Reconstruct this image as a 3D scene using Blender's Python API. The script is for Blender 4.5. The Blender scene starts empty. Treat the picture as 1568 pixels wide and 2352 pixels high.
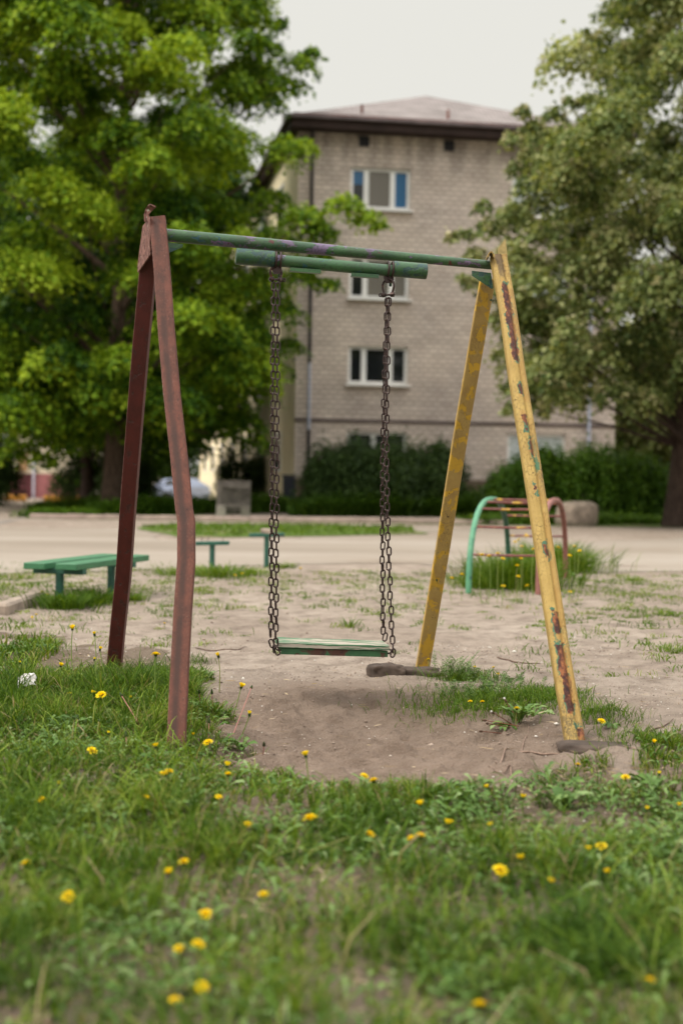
import bpy, math, random
import numpy as np
from mathutils import Vector, Matrix
rng = np.random.default_rng(7)
random.seed(7)
R = math.radians
C = bpy.context.scene.collection
scn = bpy.context.scene

# ------------------------------------------------------------------ camera, sky, sun, exposure
CAM_H, F, CX, CY = 1.12, 3266.7, 784.0, 1176.0        # metres; focal length and centre in units of a 1568 x 2352 frame
PITCH, ROLL = math.atan(86 / F), R(0.8)
fw = Vector((0, math.cos(PITCH), -math.sin(PITCH)))
r0, u0 = Vector((1, 0, 0)), Vector((0, math.sin(PITCH), math.cos(PITCH)))
rt = r0 * math.cos(ROLL) + u0 * math.sin(ROLL)
up = -r0 * math.sin(ROLL) + u0 * math.cos(ROLL)
CAMP = Vector((0, 0, CAM_H))
cd = bpy.data.cameras.new('camera'); cam = bpy.data.objects.new('camera', cd); C.objects.link(cam)
cam.matrix_world = Matrix(((rt.x, up.x, -fw.x, CAMP.x), (rt.y, up.y, -fw.y, CAMP.y), (rt.z, up.z, -fw.z, CAMP.z), (0, 0, 0, 1)))
cd.sensor_fit = 'VERTICAL'; cd.sensor_height = 36; cd.sensor_width = 24; cd.lens = 50
cd.clip_start = 0.1; cd.clip_end = 1500
cd.dof.use_dof = True; cd.dof.focus_distance = 7.1; cd.dof.aperture_fstop = 1.6; cd.dof.aperture_blades = 9
scn.camera = cam
scn.render.engine = 'CYCLES'
scn.render.resolution_x, scn.render.resolution_y = 682, 1024
scn.cycles.use_denoising = True
scn.cycles.max_bounces = 6; scn.cycles.transparent_max_bounces = 8
scn.view_settings.view_transform = 'Standard'; scn.view_settings.look = 'None'
scn.view_settings.exposure = 0.0; scn.view_settings.gamma = 1.0

world = bpy.data.worlds.new('World'); scn.world = world; world.use_nodes = True
wn = world.node_tree; wn.nodes.clear()
def wnode(t): return wn.nodes.new(t)
SUN_EL, SUN_ROT = R(50), R(-112)
sky = wnode('ShaderNodeTexSky'); sky.sky_type = 'NISHITA'; sky.sun_disc = False
sky.sun_elevation = SUN_EL; sky.sun_rotation = SUN_ROT; sky.dust_density = 4; sky.air_density = 1.0
tc = wnode('ShaderNodeTexCoord'); sx = wnode('ShaderNodeSeparateXYZ'); wn.links.new(tc.outputs['Generated'], sx.inputs[0])
# an overcast sky: luminance rises towards the zenith, cloud white
rp = wnode('ShaderNodeValToRGB'); wn.links.new(sx.outputs['Z'], rp.inputs[0])
cr = rp.color_ramp
cr.elements[0].position = 0.0; cr.elements[0].color = (0.326, 0.320, 0.294, 1)
cr.elements[1].position = 1.0; cr.elements[1].color = (1.0, 1.0, 1.0, 1)
e = cr.elements.new(0.33); e.color = (0.328, 0.323, 0.299, 1)
e = cr.elements.new(0.55); e.color = (0.86, 0.85, 0.81, 1)
mul = wnode('ShaderNodeVectorMath'); mul.operation = 'SCALE'; mul.inputs['Scale'].default_value = 25.5
wn.links.new(rp.outputs[0], mul.inputs[0])
mix = wnode('ShaderNodeMix'); mix.data_type = 'RGBA'; mix.inputs['Factor'].default_value = 0.96
wn.links.new(sky.outputs[0], mix.inputs['A']); wn.links.new(mul.outputs[0], mix.inputs['B'])
bg = wnode('ShaderNodeBackground'); bg.inputs['Strength'].default_value = 0.1
wn.links.new(mix.outputs['Result'], bg.inputs[0])
wo = wnode('ShaderNodeOutputWorld'); wn.links.new(bg.outputs[0], wo.inputs[0])
sd = bpy.data.lights.new('sun', 'SUN'); sd.energy = 2.9; sd.angle = R(24); sd.color = (1, 0.94, 0.84)
so = bpy.data.objects.new('sun', sd); C.objects.link(so)
sdir = Vector((math.cos(SUN_EL) * math.sin(SUN_ROT), math.cos(SUN_EL) * math.cos(SUN_ROT), math.sin(SUN_EL)))
so.rotation_euler = sdir.to_track_quat('Z', 'Y').to_euler()

# ------------------------------------------------------------------ pixel <-> world helpers (frame 1568 x 2352)
def ray(px, py): return fw + rt * ((px - CX) / F) + up * ((CY - py) / F)
def at(px, py, Z): return CAMP + ray(px, py) * Z
def on_z(px, py, z=0.0):
    r = ray(px, py); return CAMP + r * ((z - CAM_H) / r.z)
RT, UP, FW = np.array(rt), np.array(up), np.array(fw)
def project(P):
    d = P - np.array(CAMP); z = d @ FW
    z = np.where(np.abs(z) < 1e-6, 1e-6, z)
    return CX + F * (d @ RT) / z, CY - F * (d @ UP) / z
def inside(poly, x, y):
    res = np.zeros(x.shape, bool); n = len(poly)
    for i in range(n):
        x1, y1 = poly[i]; x2, y2 = poly[(i + 1) % n]
        if y1 == y2: continue
        c = ((y1 > y) != (y2 > y)) & (x < (x2 - x1) * (y - y1) / (y2 - y1) + x1)
        res ^= c
    return res

# value noise
_lat = rng.random((256, 256))
def vnoise(x, y, s=1.0, seed=0):
    x = np.asarray(x) / s + seed * 17.31 + 1000; y = np.asarray(y) / s + seed * 9.77 + 1000
    xi = np.floor(x).astype(int); yi = np.floor(y).astype(int); fx = x - xi; fy = y - yi
    fx = fx * fx * (3 - 2 * fx); fy = fy * fy * (3 - 2 * fy)
    g = lambda a, b: _lat[a % 256, b % 256]
    return (g(xi, yi) * (1 - fx) + g(xi + 1, yi) * fx) * (1 - fy) + (g(xi, yi + 1) * (1 - fx) + g(xi + 1, yi + 1) * fx) * fy
def fbm(x, y, s, o=4, seed=0, g=0.5):
    t = 0; a = 1; n = 0
    for k in range(o):
        t = t + a * vnoise(x, y, s / 2 ** k, seed + k); n += a; a *= g
    return t / n
def sstep(a, b, x):
    t = np.clip((x - a) / (b - a), 0, 1); return t * t * (3 - 2 * t)

RF = on_z(1325, 1705); PITC = (0.0, 6.15)
def near_fade(y): return 1 - sstep(11, 16, y)
def gz(x, y):
    x = np.asarray(x, float); y = np.asarray(y, float)
    d = np.sqrt(((x - PITC[0] - 0.1) / 1.15) ** 2 + ((y - PITC[1]) / 1.3) ** 2)
    h = -0.09 * (1 - sstep(0.0, 1.05, d)) + 0.010 * np.exp(-((d - 1.08) / 0.2) ** 2)
    h = h + 0.03 * np.exp(-((x - 1.2) ** 2 + (y - 6.2) ** 2) / 0.16)
    h = h + near_fade(y) * (0.05 * (fbm(x, y, 1.6, 3, 3) - 0.5) + 0.045 * (fbm(x, y, 0.28, 3, 9) - 0.5))
    h = h - 0.6 * sstep(50, 75, y)
    return h
def fine(x, y):
    f = near_fade(y)
    pit = np.exp(-(((x - .1) / 1.2) ** 2 + ((y - 6.1) / 1.4) ** 2) ** 2)
    r_ = np.abs(fbm(x, y, 0.16, 2, 25) - 0.5)
    return f * (0.024 * (fbm(x, y, 0.11, 3, 21) - 0.5) + 0.011 * (fbm(x, y, 0.04, 2, 31) - 0.5) + pit * (0.05 * (0.12 - np.minimum(r_, .12)) * 4 - .012 + 0.075 * (fbm(x, y * 1.3, 0.17, 3, 35) - .5) + 0.035 * (fbm(x, y, 0.06, 2, 37) - .5)))
def G(x, y): return float(gz(x, y) + fine(x, y))
def ground(px, py):
    p = on_z(px, py)
    for _ in range(6): p = on_z(px, py, G(p.x, p.y))
    return p

# ------------------------------------------------------------------ objects
def tag(o, label=None, cat=None, group=None, kind=None):
    if label: o['label'] = label
    if cat: o['category'] = cat
    if group: o['group'] = group
    if kind: o['kind'] = kind
    return o
def empty(name, loc=(0, 0, 0), rz=0):
    o = bpy.data.objects.new(name, None); o.location = loc; o.rotation_euler.z = rz; C.objects.link(o)
    o.empty_display_size = 0.1
    return o
def link(name, me, m, parent=None, world_space=True):
    o = bpy.data.objects.new(name, me); C.objects.link(o)
    if m is not None and len(me.materials) == 0: me.materials.append(m)
    if parent is not None:
        o.parent = parent
        if world_space:
            root = parent
            M = Matrix.Identity(4)
            chain = []
            while root is not None: chain.append(root); root = root.parent
            for q in reversed(chain): M = M @ q.matrix_parent_inverse @ q.matrix_basis
            o.matrix_parent_inverse = M.inverted()
    return o
def fastmesh(name, V, Fc, attrs=None, smooth=False):
    V = np.ascontiguousarray(V, dtype=np.float32); Fc = np.ascontiguousarray(Fc, dtype=np.int32)
    me = bpy.data.meshes.new(name); k = Fc.shape[1]
    me.vertices.add(len(V)); me.vertices.foreach_set('co', V.ravel())
    me.loops.add(Fc.size); me.loops.foreach_set('vertex_index', Fc.ravel())
    me.polygons.add(len(Fc)); me.polygons.foreach_set('loop_start', np.arange(0, Fc.size, k, dtype=np.int32))
    me.polygons.foreach_set('loop_total', np.full(len(Fc), k, dtype=np.int32))
    if smooth: me.polygons.foreach_set('use_smooth', np.ones(len(Fc), bool))
    me.update(calc_edges=True)
    for n_, a in (attrs or {}).items():
        t = me.attributes.new(n_, 'FLOAT', 'POINT'); t.data.foreach_set('value', np.ascontiguousarray(a, dtype=np.float32))
    return me
class MB:
    def __init__(s): s.v = []; s.f = []; s.sm = []; s.at = {}; s.mi = []
    def add(s, V, Fs, smooth=False, mi=0, **attrs):
        b = len(s.v); s.v += [tuple(p) for p in V]; s.f += [[i + b for i in f] for f in Fs]
        s.sm += [smooth] * len(Fs); s.mi += [mi] * len(Fs)
        for k in set(list(attrs) + list(s.at)):
            l = s.at.setdefault(k, []); l += [0.0] * (b - len(l)); l += list(attrs.get(k, [0.0] * len(V)))
    def box(s, c, size, M=None, bev=0.0, mi=0):
        hx, hy, hz = [q / 2 for q in size]; c = Vector(c); M = M or Matrix.Identity(3)
        if bev <= 0:
            P = [Vector((a * hx, b * hy, d * hz)) for d in (-1, 1) for b in (-1, 1) for a in (-1, 1)]
            Fs = [(0, 2, 3, 1), (4, 5, 7, 6), (0, 1, 5, 4), (2, 6, 7, 3), (0, 4, 6, 2), (1, 3, 7, 5)]
        else:
            P = []; idx = {}
            for d in (-1, 1):
                for b_ in (-1, 1):
                    for a in (-1, 1):
                        for ax in range(3):
                            q = [a * (hx - bev), b_ * (hy - bev), d * (hz - bev)]; q[ax] = (a * hx, b_ * hy, d * hz)[ax]
                            idx[(a, b_, d, ax)] = len(P); P.append(Vector(q))
            Fs = []
            I = lambda a, b_, d, ax: idx[(a, b_, d, ax)]
            for g in (-1, 1):
                Fs.append([I(g, -1, -1, 0), I(g, 1, -1, 0), I(g, 1, 1, 0), I(g, -1, 1, 0)][::g])
                Fs.append([I(-1, g, -1, 1), I(-1, g, 1, 1), I(1, g, 1, 1), I(1, g, -1, 1)][::g])
                Fs.append([I(-1, -1, g, 2), I(1, -1, g, 2), I(1, 1, g, 2), I(-1, 1, g, 2)][::g])
            for a in (-1, 1):
                for b_ in (-1, 1):
                    Fs.append([I(a, b_, -1, 0), I(a, b_, 1, 0), I(a, b_, 1, 1), I(a, b_, -1, 1)][::-a * b_])
                    Fs.append([I(a, -1, b_, 0), I(a, 1, b_, 0), I(a, 1, b_, 2), I(a, -1, b_, 2)][::a * b_])
                    Fs.append([I(-1, a, b_, 1), I(1, a, b_, 1), I(1, a, b_, 2), I(-1, a, b_, 2)][::-a * b_])
                    for d in (-1, 1):
                        Fs.append([I(a, b_, d, 0), I(a, b_, d, 1), I(a, b_, d, 2)][::a * b_ * d])
        s.add([c + M @ p for p in P], Fs, mi=mi)
    def tube(s, pts, r, n=8, closed=False, caps=True, smooth=True, mi=0):
        pts = [Vector(p) for p in pts]; m = len(pts)
        rs = r if hasattr(r, '__len__') else [r] * m
        V = []; al = []; ac = []; Fs = []; prev = None; L = 0
        for i, p in enumerate(pts):
            if closed: t = pts[(i + 1) % m] - pts[i - 1]
            else: t = pts[min(i + 1, m - 1)] - pts[max(i - 1, 0)]
            t.normalize()
            if prev is None:
                a = t.cross(Vector((0, 0, 1)))
                if a.length < 0.05: a = t.cross(Vector((1, 0, 0)))
            else: a = prev - t * prev.dot(t)
            a.normalize(); prev = a; b = t.cross(a)
            if i: L += (p - pts[i - 1]).length
            for k in range(n):
                th = 2 * math.pi * k / n
                V.append(p + (a * math.cos(th) + b * math.sin(th)) * rs[i]); al.append(L); ac.append(k / n)
        for i in range(m if closed else m - 1):
            j = (i + 1) % m
            for k in range(n):
                k2 = (k + 1) % n; Fs.append((i * n + k, i * n + k2, j * n + k2, j * n + k))
        s.add(V, Fs, smooth=smooth, mi=mi, along=al, across=ac)
        if caps and not closed:
            s.add(V[:n][::-1], [list(range(n))], mi=mi); s.add(V[-n:], [list(range(n))], mi=mi)
    def strip_sweep(s, pts, X, prof, closed_prof=True, smooth=False, caps=True):
        """sweep a profile (list of (u, v) offsets) along pts; X is the direction of u."""
        pts = [Vector(p) for p in pts]; m = len(pts); n = len(prof)
        V = []; al = []; ac = []; Fs = []; L = 0
        for i, p in enumerate(pts):
            t = (pts[min(i + 1, m - 1)] - pts[max(i - 1, 0)]).normalized()
            x = (X - t * X.dot(t)).normalized(); y = t.cross(x)
            if i: L += (p - pts[i - 1]).length
            for (a, b) in prof:
                V.append(p + x * a + y * b); al.append(L); ac.append(a)
        for i in range(m - 1):
            for k in range(n if closed_prof else n - 1):
                k2 = (k + 1) % n; Fs.append((i * n + k, i * n + k2, (i + 1) * n + k2, (i + 1) * n + k))
        s.add(V, Fs, smooth=smooth, along=al, across=ac)
        if caps and closed_prof:
            s.add(V[:n][::-1], [list(range(n))], along=al[:n][::-1], across=ac[:n][::-1])
            s.add(V[-n:], [list(range(n))], along=al[-n:], across=ac[-n:])
    def mesh(s, name):
        me = bpy.data.meshes.new(name); me.from_pydata([tuple(p) for p in s.v], [], s.f); me.update()
        me.polygons.foreach_set('use_smooth', s.sm); me.polygons.foreach_set('material_index', s.mi)
        for k, l in s.at.items():
            l = l + [0.0] * (len(s.v) - len(l))
            t = me.attributes.new(k, 'FLOAT', 'POINT'); t.data.foreach_set('value', np.array(l, np.float32))
        return me
    def build(s, name, m, parent=None): return link(name, s.mesh(name), m, parent)

# ------------------------------------------------------------------ materials
class Mat:
    def __init__(s, name):
        s.m = bpy.data.materials.new(name); s.m.use_nodes = True; s.nt = s.m.node_tree
        s.b = s.nt.nodes['Principled BSDF']; s.out = s.nt.nodes['Material Output']; s._c = None
    def n(s, t, **kw):
        x = s.nt.nodes.new(t)
        for k, v in kw.items():
            if hasattr(x, k) and k not in ('inputs',): setattr(x, k, v)
        return x
    def l(s, a, b): s.nt.links.new(a, b)
    def setv(s, sock, v):
        if isinstance(v, bpy.types.NodeSocket): s.l(v, sock)
        elif hasattr(v, '__len__') and len(v) == 3 and sock.type == 'RGBA': sock.default_value = (*v, 1)
        else: sock.default_value = v
    def coord(s, kind='Object'):
        t = s.n('ShaderNodeTexCoord'); return t.outputs[kind]
    def mapping(s, vec, scale=(1, 1, 1), loc=(0, 0, 0), rot=(0, 0, 0)):
        t = s.n('ShaderNodeMapping'); t.inputs['Scale'].default_value = scale; t.inputs['Location'].default_value = loc
        t.inputs['Rotation'].default_value = rot; s.l(vec, t.inputs[0]); return t.outputs[0]
    def noise(s, scale, detail=4, rough=0.55, vec=None, out='Fac', dist=0.0):
        t = s.n('ShaderNodeTexNoise'); t.inputs['Scale'].default_value = scale; t.inputs['Detail'].default_value = detail
        t.inputs['Roughness'].default_value = rough; t.inputs['Distortion'].default_value = dist
        s.l(vec if vec is not None else s.coord(), t.inputs['Vector']); return t.outputs[out]
    def ramp(s, fac, stops):
        t = s.n('ShaderNodeValToRGB'); s.l(fac, t.inputs[0]); r = t.color_ramp
        while len(r.elements) < len(stops): r.elements.new(0.5)
        for e_, (p, c) in zip(r.elements, stops):
            e_.position = p; e_.color = (*c, 1) if hasattr(c, '__len__') else (c, c, c, 1)
        return t.outputs[0]
    def math(s, op, a, b=0.0, c=0.0, clamp=False):
        t = s.n('ShaderNodeMath'); t.operation = op; t.use_clamp = clamp
        s.setv(t.inputs[0], a); s.setv(t.inputs[1], b); s.setv(t.inputs[2], c); return t.outputs[0]
    def step(s, x, a, b):
        t = s.n('ShaderNodeMapRange'); t.interpolation_type = 'SMOOTHSTEP'
        t.inputs['From Min'].default_value = a; t.inputs['From Max'].default_value = b; s.setv(t.inputs['Value'], x); return t.outputs[0]
    def mix(s, f, a, b, mode='MIX'):
        t = s.n('ShaderNodeMix'); t.data_type = 'RGBA'; t.blend_type = mode
        s.setv(t.inputs['Factor'], f); s.setv(t.inputs['A'], a); s.setv(t.inputs['B'], b); return t.outputs['Result']
    def attr(s, name):
        t = s.n('ShaderNodeAttribute'); t.attribute_name = name; return t.outputs['Fac']
    def bump(s, h, strength=0.5, dist=0.01):
        t = s.n('ShaderNodeBump'); t.inputs['Strength'].default_value = strength; t.inputs['Distance'].default_value = dist
        s.l(h, t.inputs['Height']); s.l(t.outputs[0], s.b.inputs['Normal'])
    def fin(s, col=None, rough=0.8, metal=0.0, spec=0.3):
        if col is not None: s.setv(s.b.inputs['Base Color'], col)
        s.setv(s.b.inputs['Roughness'], rough); s.setv(s.b.inputs['Metallic'], metal); s.b.inputs['Specular IOR Level'].default_value = spec
        return s.m
    def translucent(s, col, f=0.35):
        t = s.n('ShaderNodeBsdfTranslucent'); s.setv(t.inputs[0], col)
        x = s.n('ShaderNodeMixShader'); x.inputs[0].default_value = f
        s.l(s.b.outputs[0], x.inputs[1]); s.l(t.outputs[0], x.inputs[2]); s.l(x.outputs[0], s.out.inputs[0])

def m_plain(name, col, rough=0.8, var=0.15, scale=8, metal=0, bump=0.0, spec=0.3):
    M = Mat(name); f = M.noise(scale, 5, 0.6)
    c2 = tuple(q * (1 - var * 2) for q in col); c1 = tuple(min(1, q * (1 + var)) for q in col)
    c = M.ramp(f, [(0.3, c2), (0.7, c1)])
    if bump: M.bump(M.noise(scale * 6, 4), bump, 0.004)
    return M.fin(c, rough, metal, spec)

def m_ground():
    M = Mat('sandy_soil'); co = M.coord()
    soil = M.attr('soil'); damp = M.attr('damp')
    big = M.noise(0.55, 4, 0.55, co); mid = M.noise(5, 5, 0.6, co); fin_ = M.noise(70, 4, 0.7, co); gr = M.noise(330, 2, 0.6, co)
    sand = M.ramp(big, [(0.3, (0.315, 0.250, 0.198)), (0.7, (0.440, 0.365, 0.298))])
    sand = M.mix(M.step(mid, 0.35, 0.75), sand, (0.215, 0.168, 0.132))
    dampc = M.ramp(mid, [(0.3, (0.170, 0.122, 0.091)), (0.7, (0.275, 0.205, 0.157))])
    c = M.mix(damp, sand, dampc)
    soilc = M.ramp(fin_, [(0.3, (0.085, 0.062, 0.042)), (0.55, (0.17, 0.125, 0.088)), (0.75, (0.26, 0.20, 0.14))])
    c = M.mix(soil, c, soilc)
    c = M.mix(M.math('MULTIPLY', M.step(fin_, 0.5, 0.8), 0.45), c, (0.13, 0.095, 0.075))
    c = M.mix(M.math('MULTIPLY', M.step(gr, 0.62, 0.72), 0.6), c, (0.55, 0.47, 0.40))
    c = M.mix(M.math('MULTIPLY', M.step(gr, 0.40, 0.30), 0.5), c, (0.10, 0.075, 0.06))
    h = M.math('ADD', M.math('MULTIPLY', M.noise(24, 5, .65, co), 1.6), M.math('MULTIPLY', fin_, 1.0))
    M.bump(h, 1.0, 0.022)
    return M.fin(c, 0.95, 0, 0.15)

def m_road():
    M = Mat('pale_dirt'); co = M.coord()
    n1 = M.noise(0.25, 5, 0.6, M.mapping(co, (0.35, 1.6, 1))); n2 = M.noise(4, 5, 0.65, co)
    c = M.ramp(n1, [(0.25, (0.20, 0.166, 0.130)), (0.5, (0.262, 0.222, 0.180)), (0.75, (0.325, 0.284, 0.240))])
    c = M.mix(M.math('MULTIPLY', M.step(n2, 0.45, 0.8), 0.35), c, (0.24, 0.185, 0.14)); c = M.mix(M.math('MULTIPLY', M.step(M.noise(.55, 5, .7, M.mapping(co, (.5, 1.3, 1), loc=(4, 2, 0))), .5, .68), .6), c, (0.20, 0.155, 0.115))
    M.bump(n2, 0.4, 0.02); return M.fin(c, 0.95, 0, 0.15)
def m_asphalt():
    M = Mat('worn_asphalt'); n2 = M.noise(1.2, 6, 0.65)
    c = M.ramp(n2, [(0.3, (0.15, 0.125, 0.105)), (0.7, (0.27, 0.235, 0.20))]); return M.fin(c, 0.9, 0, 0.2)
def m_verge():
    M = Mat('short_turf'); co = M.coord(); n1 = M.noise(0.5, 4, 0.6, co); n2 = M.noise(9, 5, 0.7, co)
    c = M.ramp(n2, [(0.3, (0.045, 0.075, 0.015)), (0.6, (0.105, 0.15, 0.035)), (0.8, (0.17, 0.19, 0.065))])
    c = M.mix(M.step(n1, 0.55, 0.72), c, (0.24, 0.185, 0.125)); M.bump(n2, 0.8, 0.04); return M.fin(c, 0.95, 0, 0.1)

def m_leaf(name, stops, trans=0.35, rough=0.55, tcol=None, spec=0.10):
    M = Mat(name); a = M.attr('rnd'); c = M.ramp(a, stops)
    M.fin(c, rough, 0, spec)
    if tcol is None: tc_ = M.mix(1.0, c, (1.55, 1.45, 0.5), 'MULTIPLY')
    else: tc_ = M.mix(1.0, c, tcol, 'MULTIPLY')
    M.translucent(tc_, trans); return M.m

def flake(name, base, base2, layers, rough=0.55, bumpk=0.5, grain=220, stretch=(1, 1, 1), grime=None, spec=0.4, cracks=0.0):
    """old paint: base mottle, then layers (colour, scale, threshold, softness) showing where flakes are off."""
    M = Mat(name); co = M.mapping(M.coord(), stretch)
    c = M.ramp(M.noise(14, 5, 0.65, co), [(0.32, base2), (0.62, base)])
    hgt = M.math('MULTIPLY', M.noise(grain, 3, 0.6, co), 0.25)
    for i, (col, sc, th, sf) in enumerate(layers):
        v = M.mapping(co, loc=(i * 3.1 + 1, i * 7.7, i * 2.3))
        k = M.step(M.noise(sc, 6, 0.62, v, dist=0.25), th, th + sf)
        c = M.mix(k, c, col); hgt = M.math('SUBTRACT', hgt, M.math('MULTIPLY', k, 0.5))
    if cracks > 0:
        vt = M.n('ShaderNodeTexVoronoi'); vt.feature = 'DISTANCE_TO_EDGE'; vt.inputs['Scale'].default_value = 65
        nz = M.noise(30, 3, 0.6, co, out='Color'); vv = M.n('ShaderNodeVectorMath'); vv.operation = 'MULTIPLY_ADD'
        M.l(nz, vv.inputs[0]); vv.inputs[1].default_value = (0.03, 0.03, 0.03); M.l(co, vv.inputs[2]); M.l(vv.outputs[0], vt.inputs['Vector'])
        k = M.math('MULTIPLY', M.step(vt.outputs['Distance'], 0.035, 0.0), M.step(M.noise(7, 4, 0.6, co), 0.42, 0.6))
        c = M.mix(M.math('MULTIPLY', k, cracks), c, (0.05, 0.03, 0.018)); hgt = M.math('SUBTRACT', hgt, M.math('MULTIPLY', k, 0.6))
    if grime:
        g = M.math('MULTIPLY', M.step(M.noise(4.5, 5, 0.7, M.mapping(co, (1, 1, 0.35))), 0.45, 0.7), grime)
        g2 = M.step(M.noise(120, 3, 0.7, co), 0.35, 0.6)
        c = M.mix(M.math('MULTIPLY', g, g2), c, (0.05, 0.038, 0.028))
    M.bump(hgt, bumpk, 0.004)
    return M, c

# paints
M_, c = flake('green_bar_paint', (0.050, 0.118, 0.042), (0.022, 0.066, 0.030),
              [((0.135, 0.09, 0.165), 17, 0.555, 0.02), ((0.02, 0.085, 0.105), 17, 0.61, 0.02), ((0.085, 0.022, 0.016), 30, 0.635, 0.012)], 0.5, 0.8, stretch=(0.6, 0.6, 1), grime=0.7)
co = M_.coord(); c = M_.mix(M_.math('MULTIPLY', M_.step(M_.noise(110, 4, .75, co), .50, .66), M_.step(M_.noise(7, 4, .65, co), .30, .56)), c, (0.022, 0.030, 0.022))
G_BAR = M_.fin(c, 0.48, 0, 0.45)
M_, c = flake('green_pipe_paint', (0.046, 0.128, 0.044), (0.024, 0.076, 0.034),
              [((0.20, 0.13, 0.25), 11, 0.60, 0.012), ((0.022, 0.10, 0.12), 16, 0.60, 0.02), ((0.11, 0.035, 0.018), 20, 0.635, 0.012)], 0.5, 0.7, stretch=(0.5, 0.5, 1), grime=0.45)
co = M_.coord(); c = M_.mix(M_.math('MULTIPLY', M_.step(M_.noise(110, 4, .75, co), .50, .66), M_.step(M_.noise(7, 4, .65, co), .30, .56)), c, (0.022, 0.030, 0.022))
G_PIPE = M_.fin(c, 0.45, 0, 0.45)
M_, c = flake('green_sleeve_paint', (0.038, 0.108, 0.038), (0.022, 0.068, 0.028),
              [((0.018, 0.06, 0.055), 26, 0.52, 0.04), ((0.10, 0.03, 0.018), 12, 0.66, 0.012)], 0.5, 0.7, grime=0.5)
co = M_.coord(); c = M_.mix(M_.math('MULTIPLY', M_.step(M_.noise(110, 4, .75, co), .50, .66), M_.step(M_.noise(7, 4, .65, co), .30, .56)), c, (0.022, 0.030, 0.022))
G_SLEEVE = M_.fin(c, 0.45, 0, 0.45)
M_, c = flake('faded_red_paint', (0.140, 0.052, 0.036), (0.075, 0.034, 0.026), [((0.30, 0.075, 0.060), 8, 0.68, 0.05)], 0.75, 0.6, stretch=(1, 1, 0.55))
co = M_.mapping(M_.coord(), (1, 1, .6)); k = M_.step(M_.noise(95, 5, .7, co), .50, .68)
c = M_.mix(M_.math('MULTIPLY', k, M_.step(M_.noise(9, 4, .6, co), .35, .6)), c, (0.045, 0.024, 0.020))
c = M_.mix(M_.math('MULTIPLY', M_.step(M_.noise(150, 3, .6, co), .58, .70), .3), c, (0.30, 0.17, 0.13))
ac = M_.attr('across'); st = M_.math('MULTIPLY', M_.step(M_.math('ABSOLUTE', M_.math('ADD', ac, 0.008)), 0.024, 0.004), M_.step(M_.noise(5, 5, .65, co), .25, .5))
c = M_.mix(M_.math('MULTIPLY', st, 0.85), c, (0.052, 0.030, 0.025))
P_RED = M_.fin(c, 0.75, 0, 0.25)
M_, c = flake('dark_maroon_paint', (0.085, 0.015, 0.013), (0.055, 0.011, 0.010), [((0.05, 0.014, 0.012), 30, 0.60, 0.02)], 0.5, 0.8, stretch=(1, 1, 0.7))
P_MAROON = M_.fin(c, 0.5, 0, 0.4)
M_, c = flake('edge_red_paint', (0.23, 0.11, 0.085), (0.15, 0.066, 0.052), [((0.08, 0.028, 0.022), 75, 0.52, 0.04), ((0.42, 0.36, 0.30), 90, 0.62, 0.04)], 0.7, 0.9, stretch=(1, 1, 0.5))
P_REDEDGE = M_.fin(c, 0.7, 0, 0.3)
# ochre rear yellow leg
M_, c = flake('ochre_paint', (0.40, 0.265, 0.080), (0.30, 0.190, 0.060),
              [((0.52, 0.31, 0.035), 19, 0.535, 0.01), ((0.022, 0.070, 0.040), 13, 0.655, 0.006), ((0.05, 0.03, 0.018), 30, 0.68, 0.012)], 0.65, 0.9, stretch=(1, 1, 0.7), cracks=0.6)
P_OCHRE = M_.fin(c, 0.6, 0, 0.35)
# pale yellow front leg with long rust scars
M_, c = flake('yellow_paint', (0.40, 0.270, 0.078), (0.29, 0.185, 0.046),
              [((0.40, 0.22, 0.04), 8, 0.66, 0.02), ((0.030, 0.10, 0.055), 11, 0.715, 0.008)], 0.6, 1.0, stretch=(1, 1, 0.6), cracks=0.85, grime=0.8)
al, ac = M_.attr('along'), M_.attr('across'); co = M_.coord()
n1 = M_.math('SUBTRACT', M_.noise(22, 5, 0.65, co), 0.5); n2 = M_.math('SUBTRACT', M_.noise(22, 5, 0.65, M_.mapping(co, loc=(5, 2, 9))), 0.5)
acn = M_.math('ADD', ac, M_.math('MULTIPLY', n1, 0.045)); aln = M_.math('ADD', al, M_.math('MULTIPLY', n2, 0.16))
def band(M, x, a, b, s): return M.math('MULTIPLY', M.step(x, a - s, a), M.step(x, b + s, b))
tot = None
for (a0, a1, c0, c1) in ((0.20, 0.64, -0.016, 0.017), (0.80, 0.83, -0.004, 0.010), (0.96, 1.03, -0.012, 0.006), (1.12, 1.18, 0.004, 0.019), (1.36, 1.38, -0.010, 0.002), (1.66, 1.70, -0.004, 0.010), (2.00, 2.08, -0.016, 0.012), (2.14, 2.44, -0.018, 0.016), (2.52, 2.62, 0.010, 0.04)):
    k = M_.math('MULTIPLY', band(M_, aln, a0, a1, 0.012), band(M_, acn, c0, c1, 0.0015))
    k2 = M_.math('MULTIPLY', band(M_, aln, a0 - 0.02, a1 + 0.02, 0.012), band(M_, acn, c0 - 0.0045, c1 + 0.0045, 0.0015))
    tot = (k, k2) if tot is None else (M_.math('MAXIMUM', tot[0], k), M_.math('MAXIMUM', tot[1], k2))
g3 = M_.math('MULTIPLY', band(M_, aln, 1.10, 1.26, 0.02), band(M_, acn, 0.012, 0.028, 0.002))
rust = M_.ramp(M_.noise(38, 5, 0.7, M_.mapping(co, (1, 1, 0.30))), [(0.38, (0.030, 0.011, 0.010)), (0.52, (0.095, 0.028, 0.014)), (0.68, (0.34, 0.12, 0.038))])
c = M_.mix(M_.math('MULTIPLY', M_.step(M_.noise(170, 4, .7, co), .56, .70), M_.step(M_.noise(6, 4, .65, co), .38, .58)), c, (0.085, 0.06, 0.03))
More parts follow.
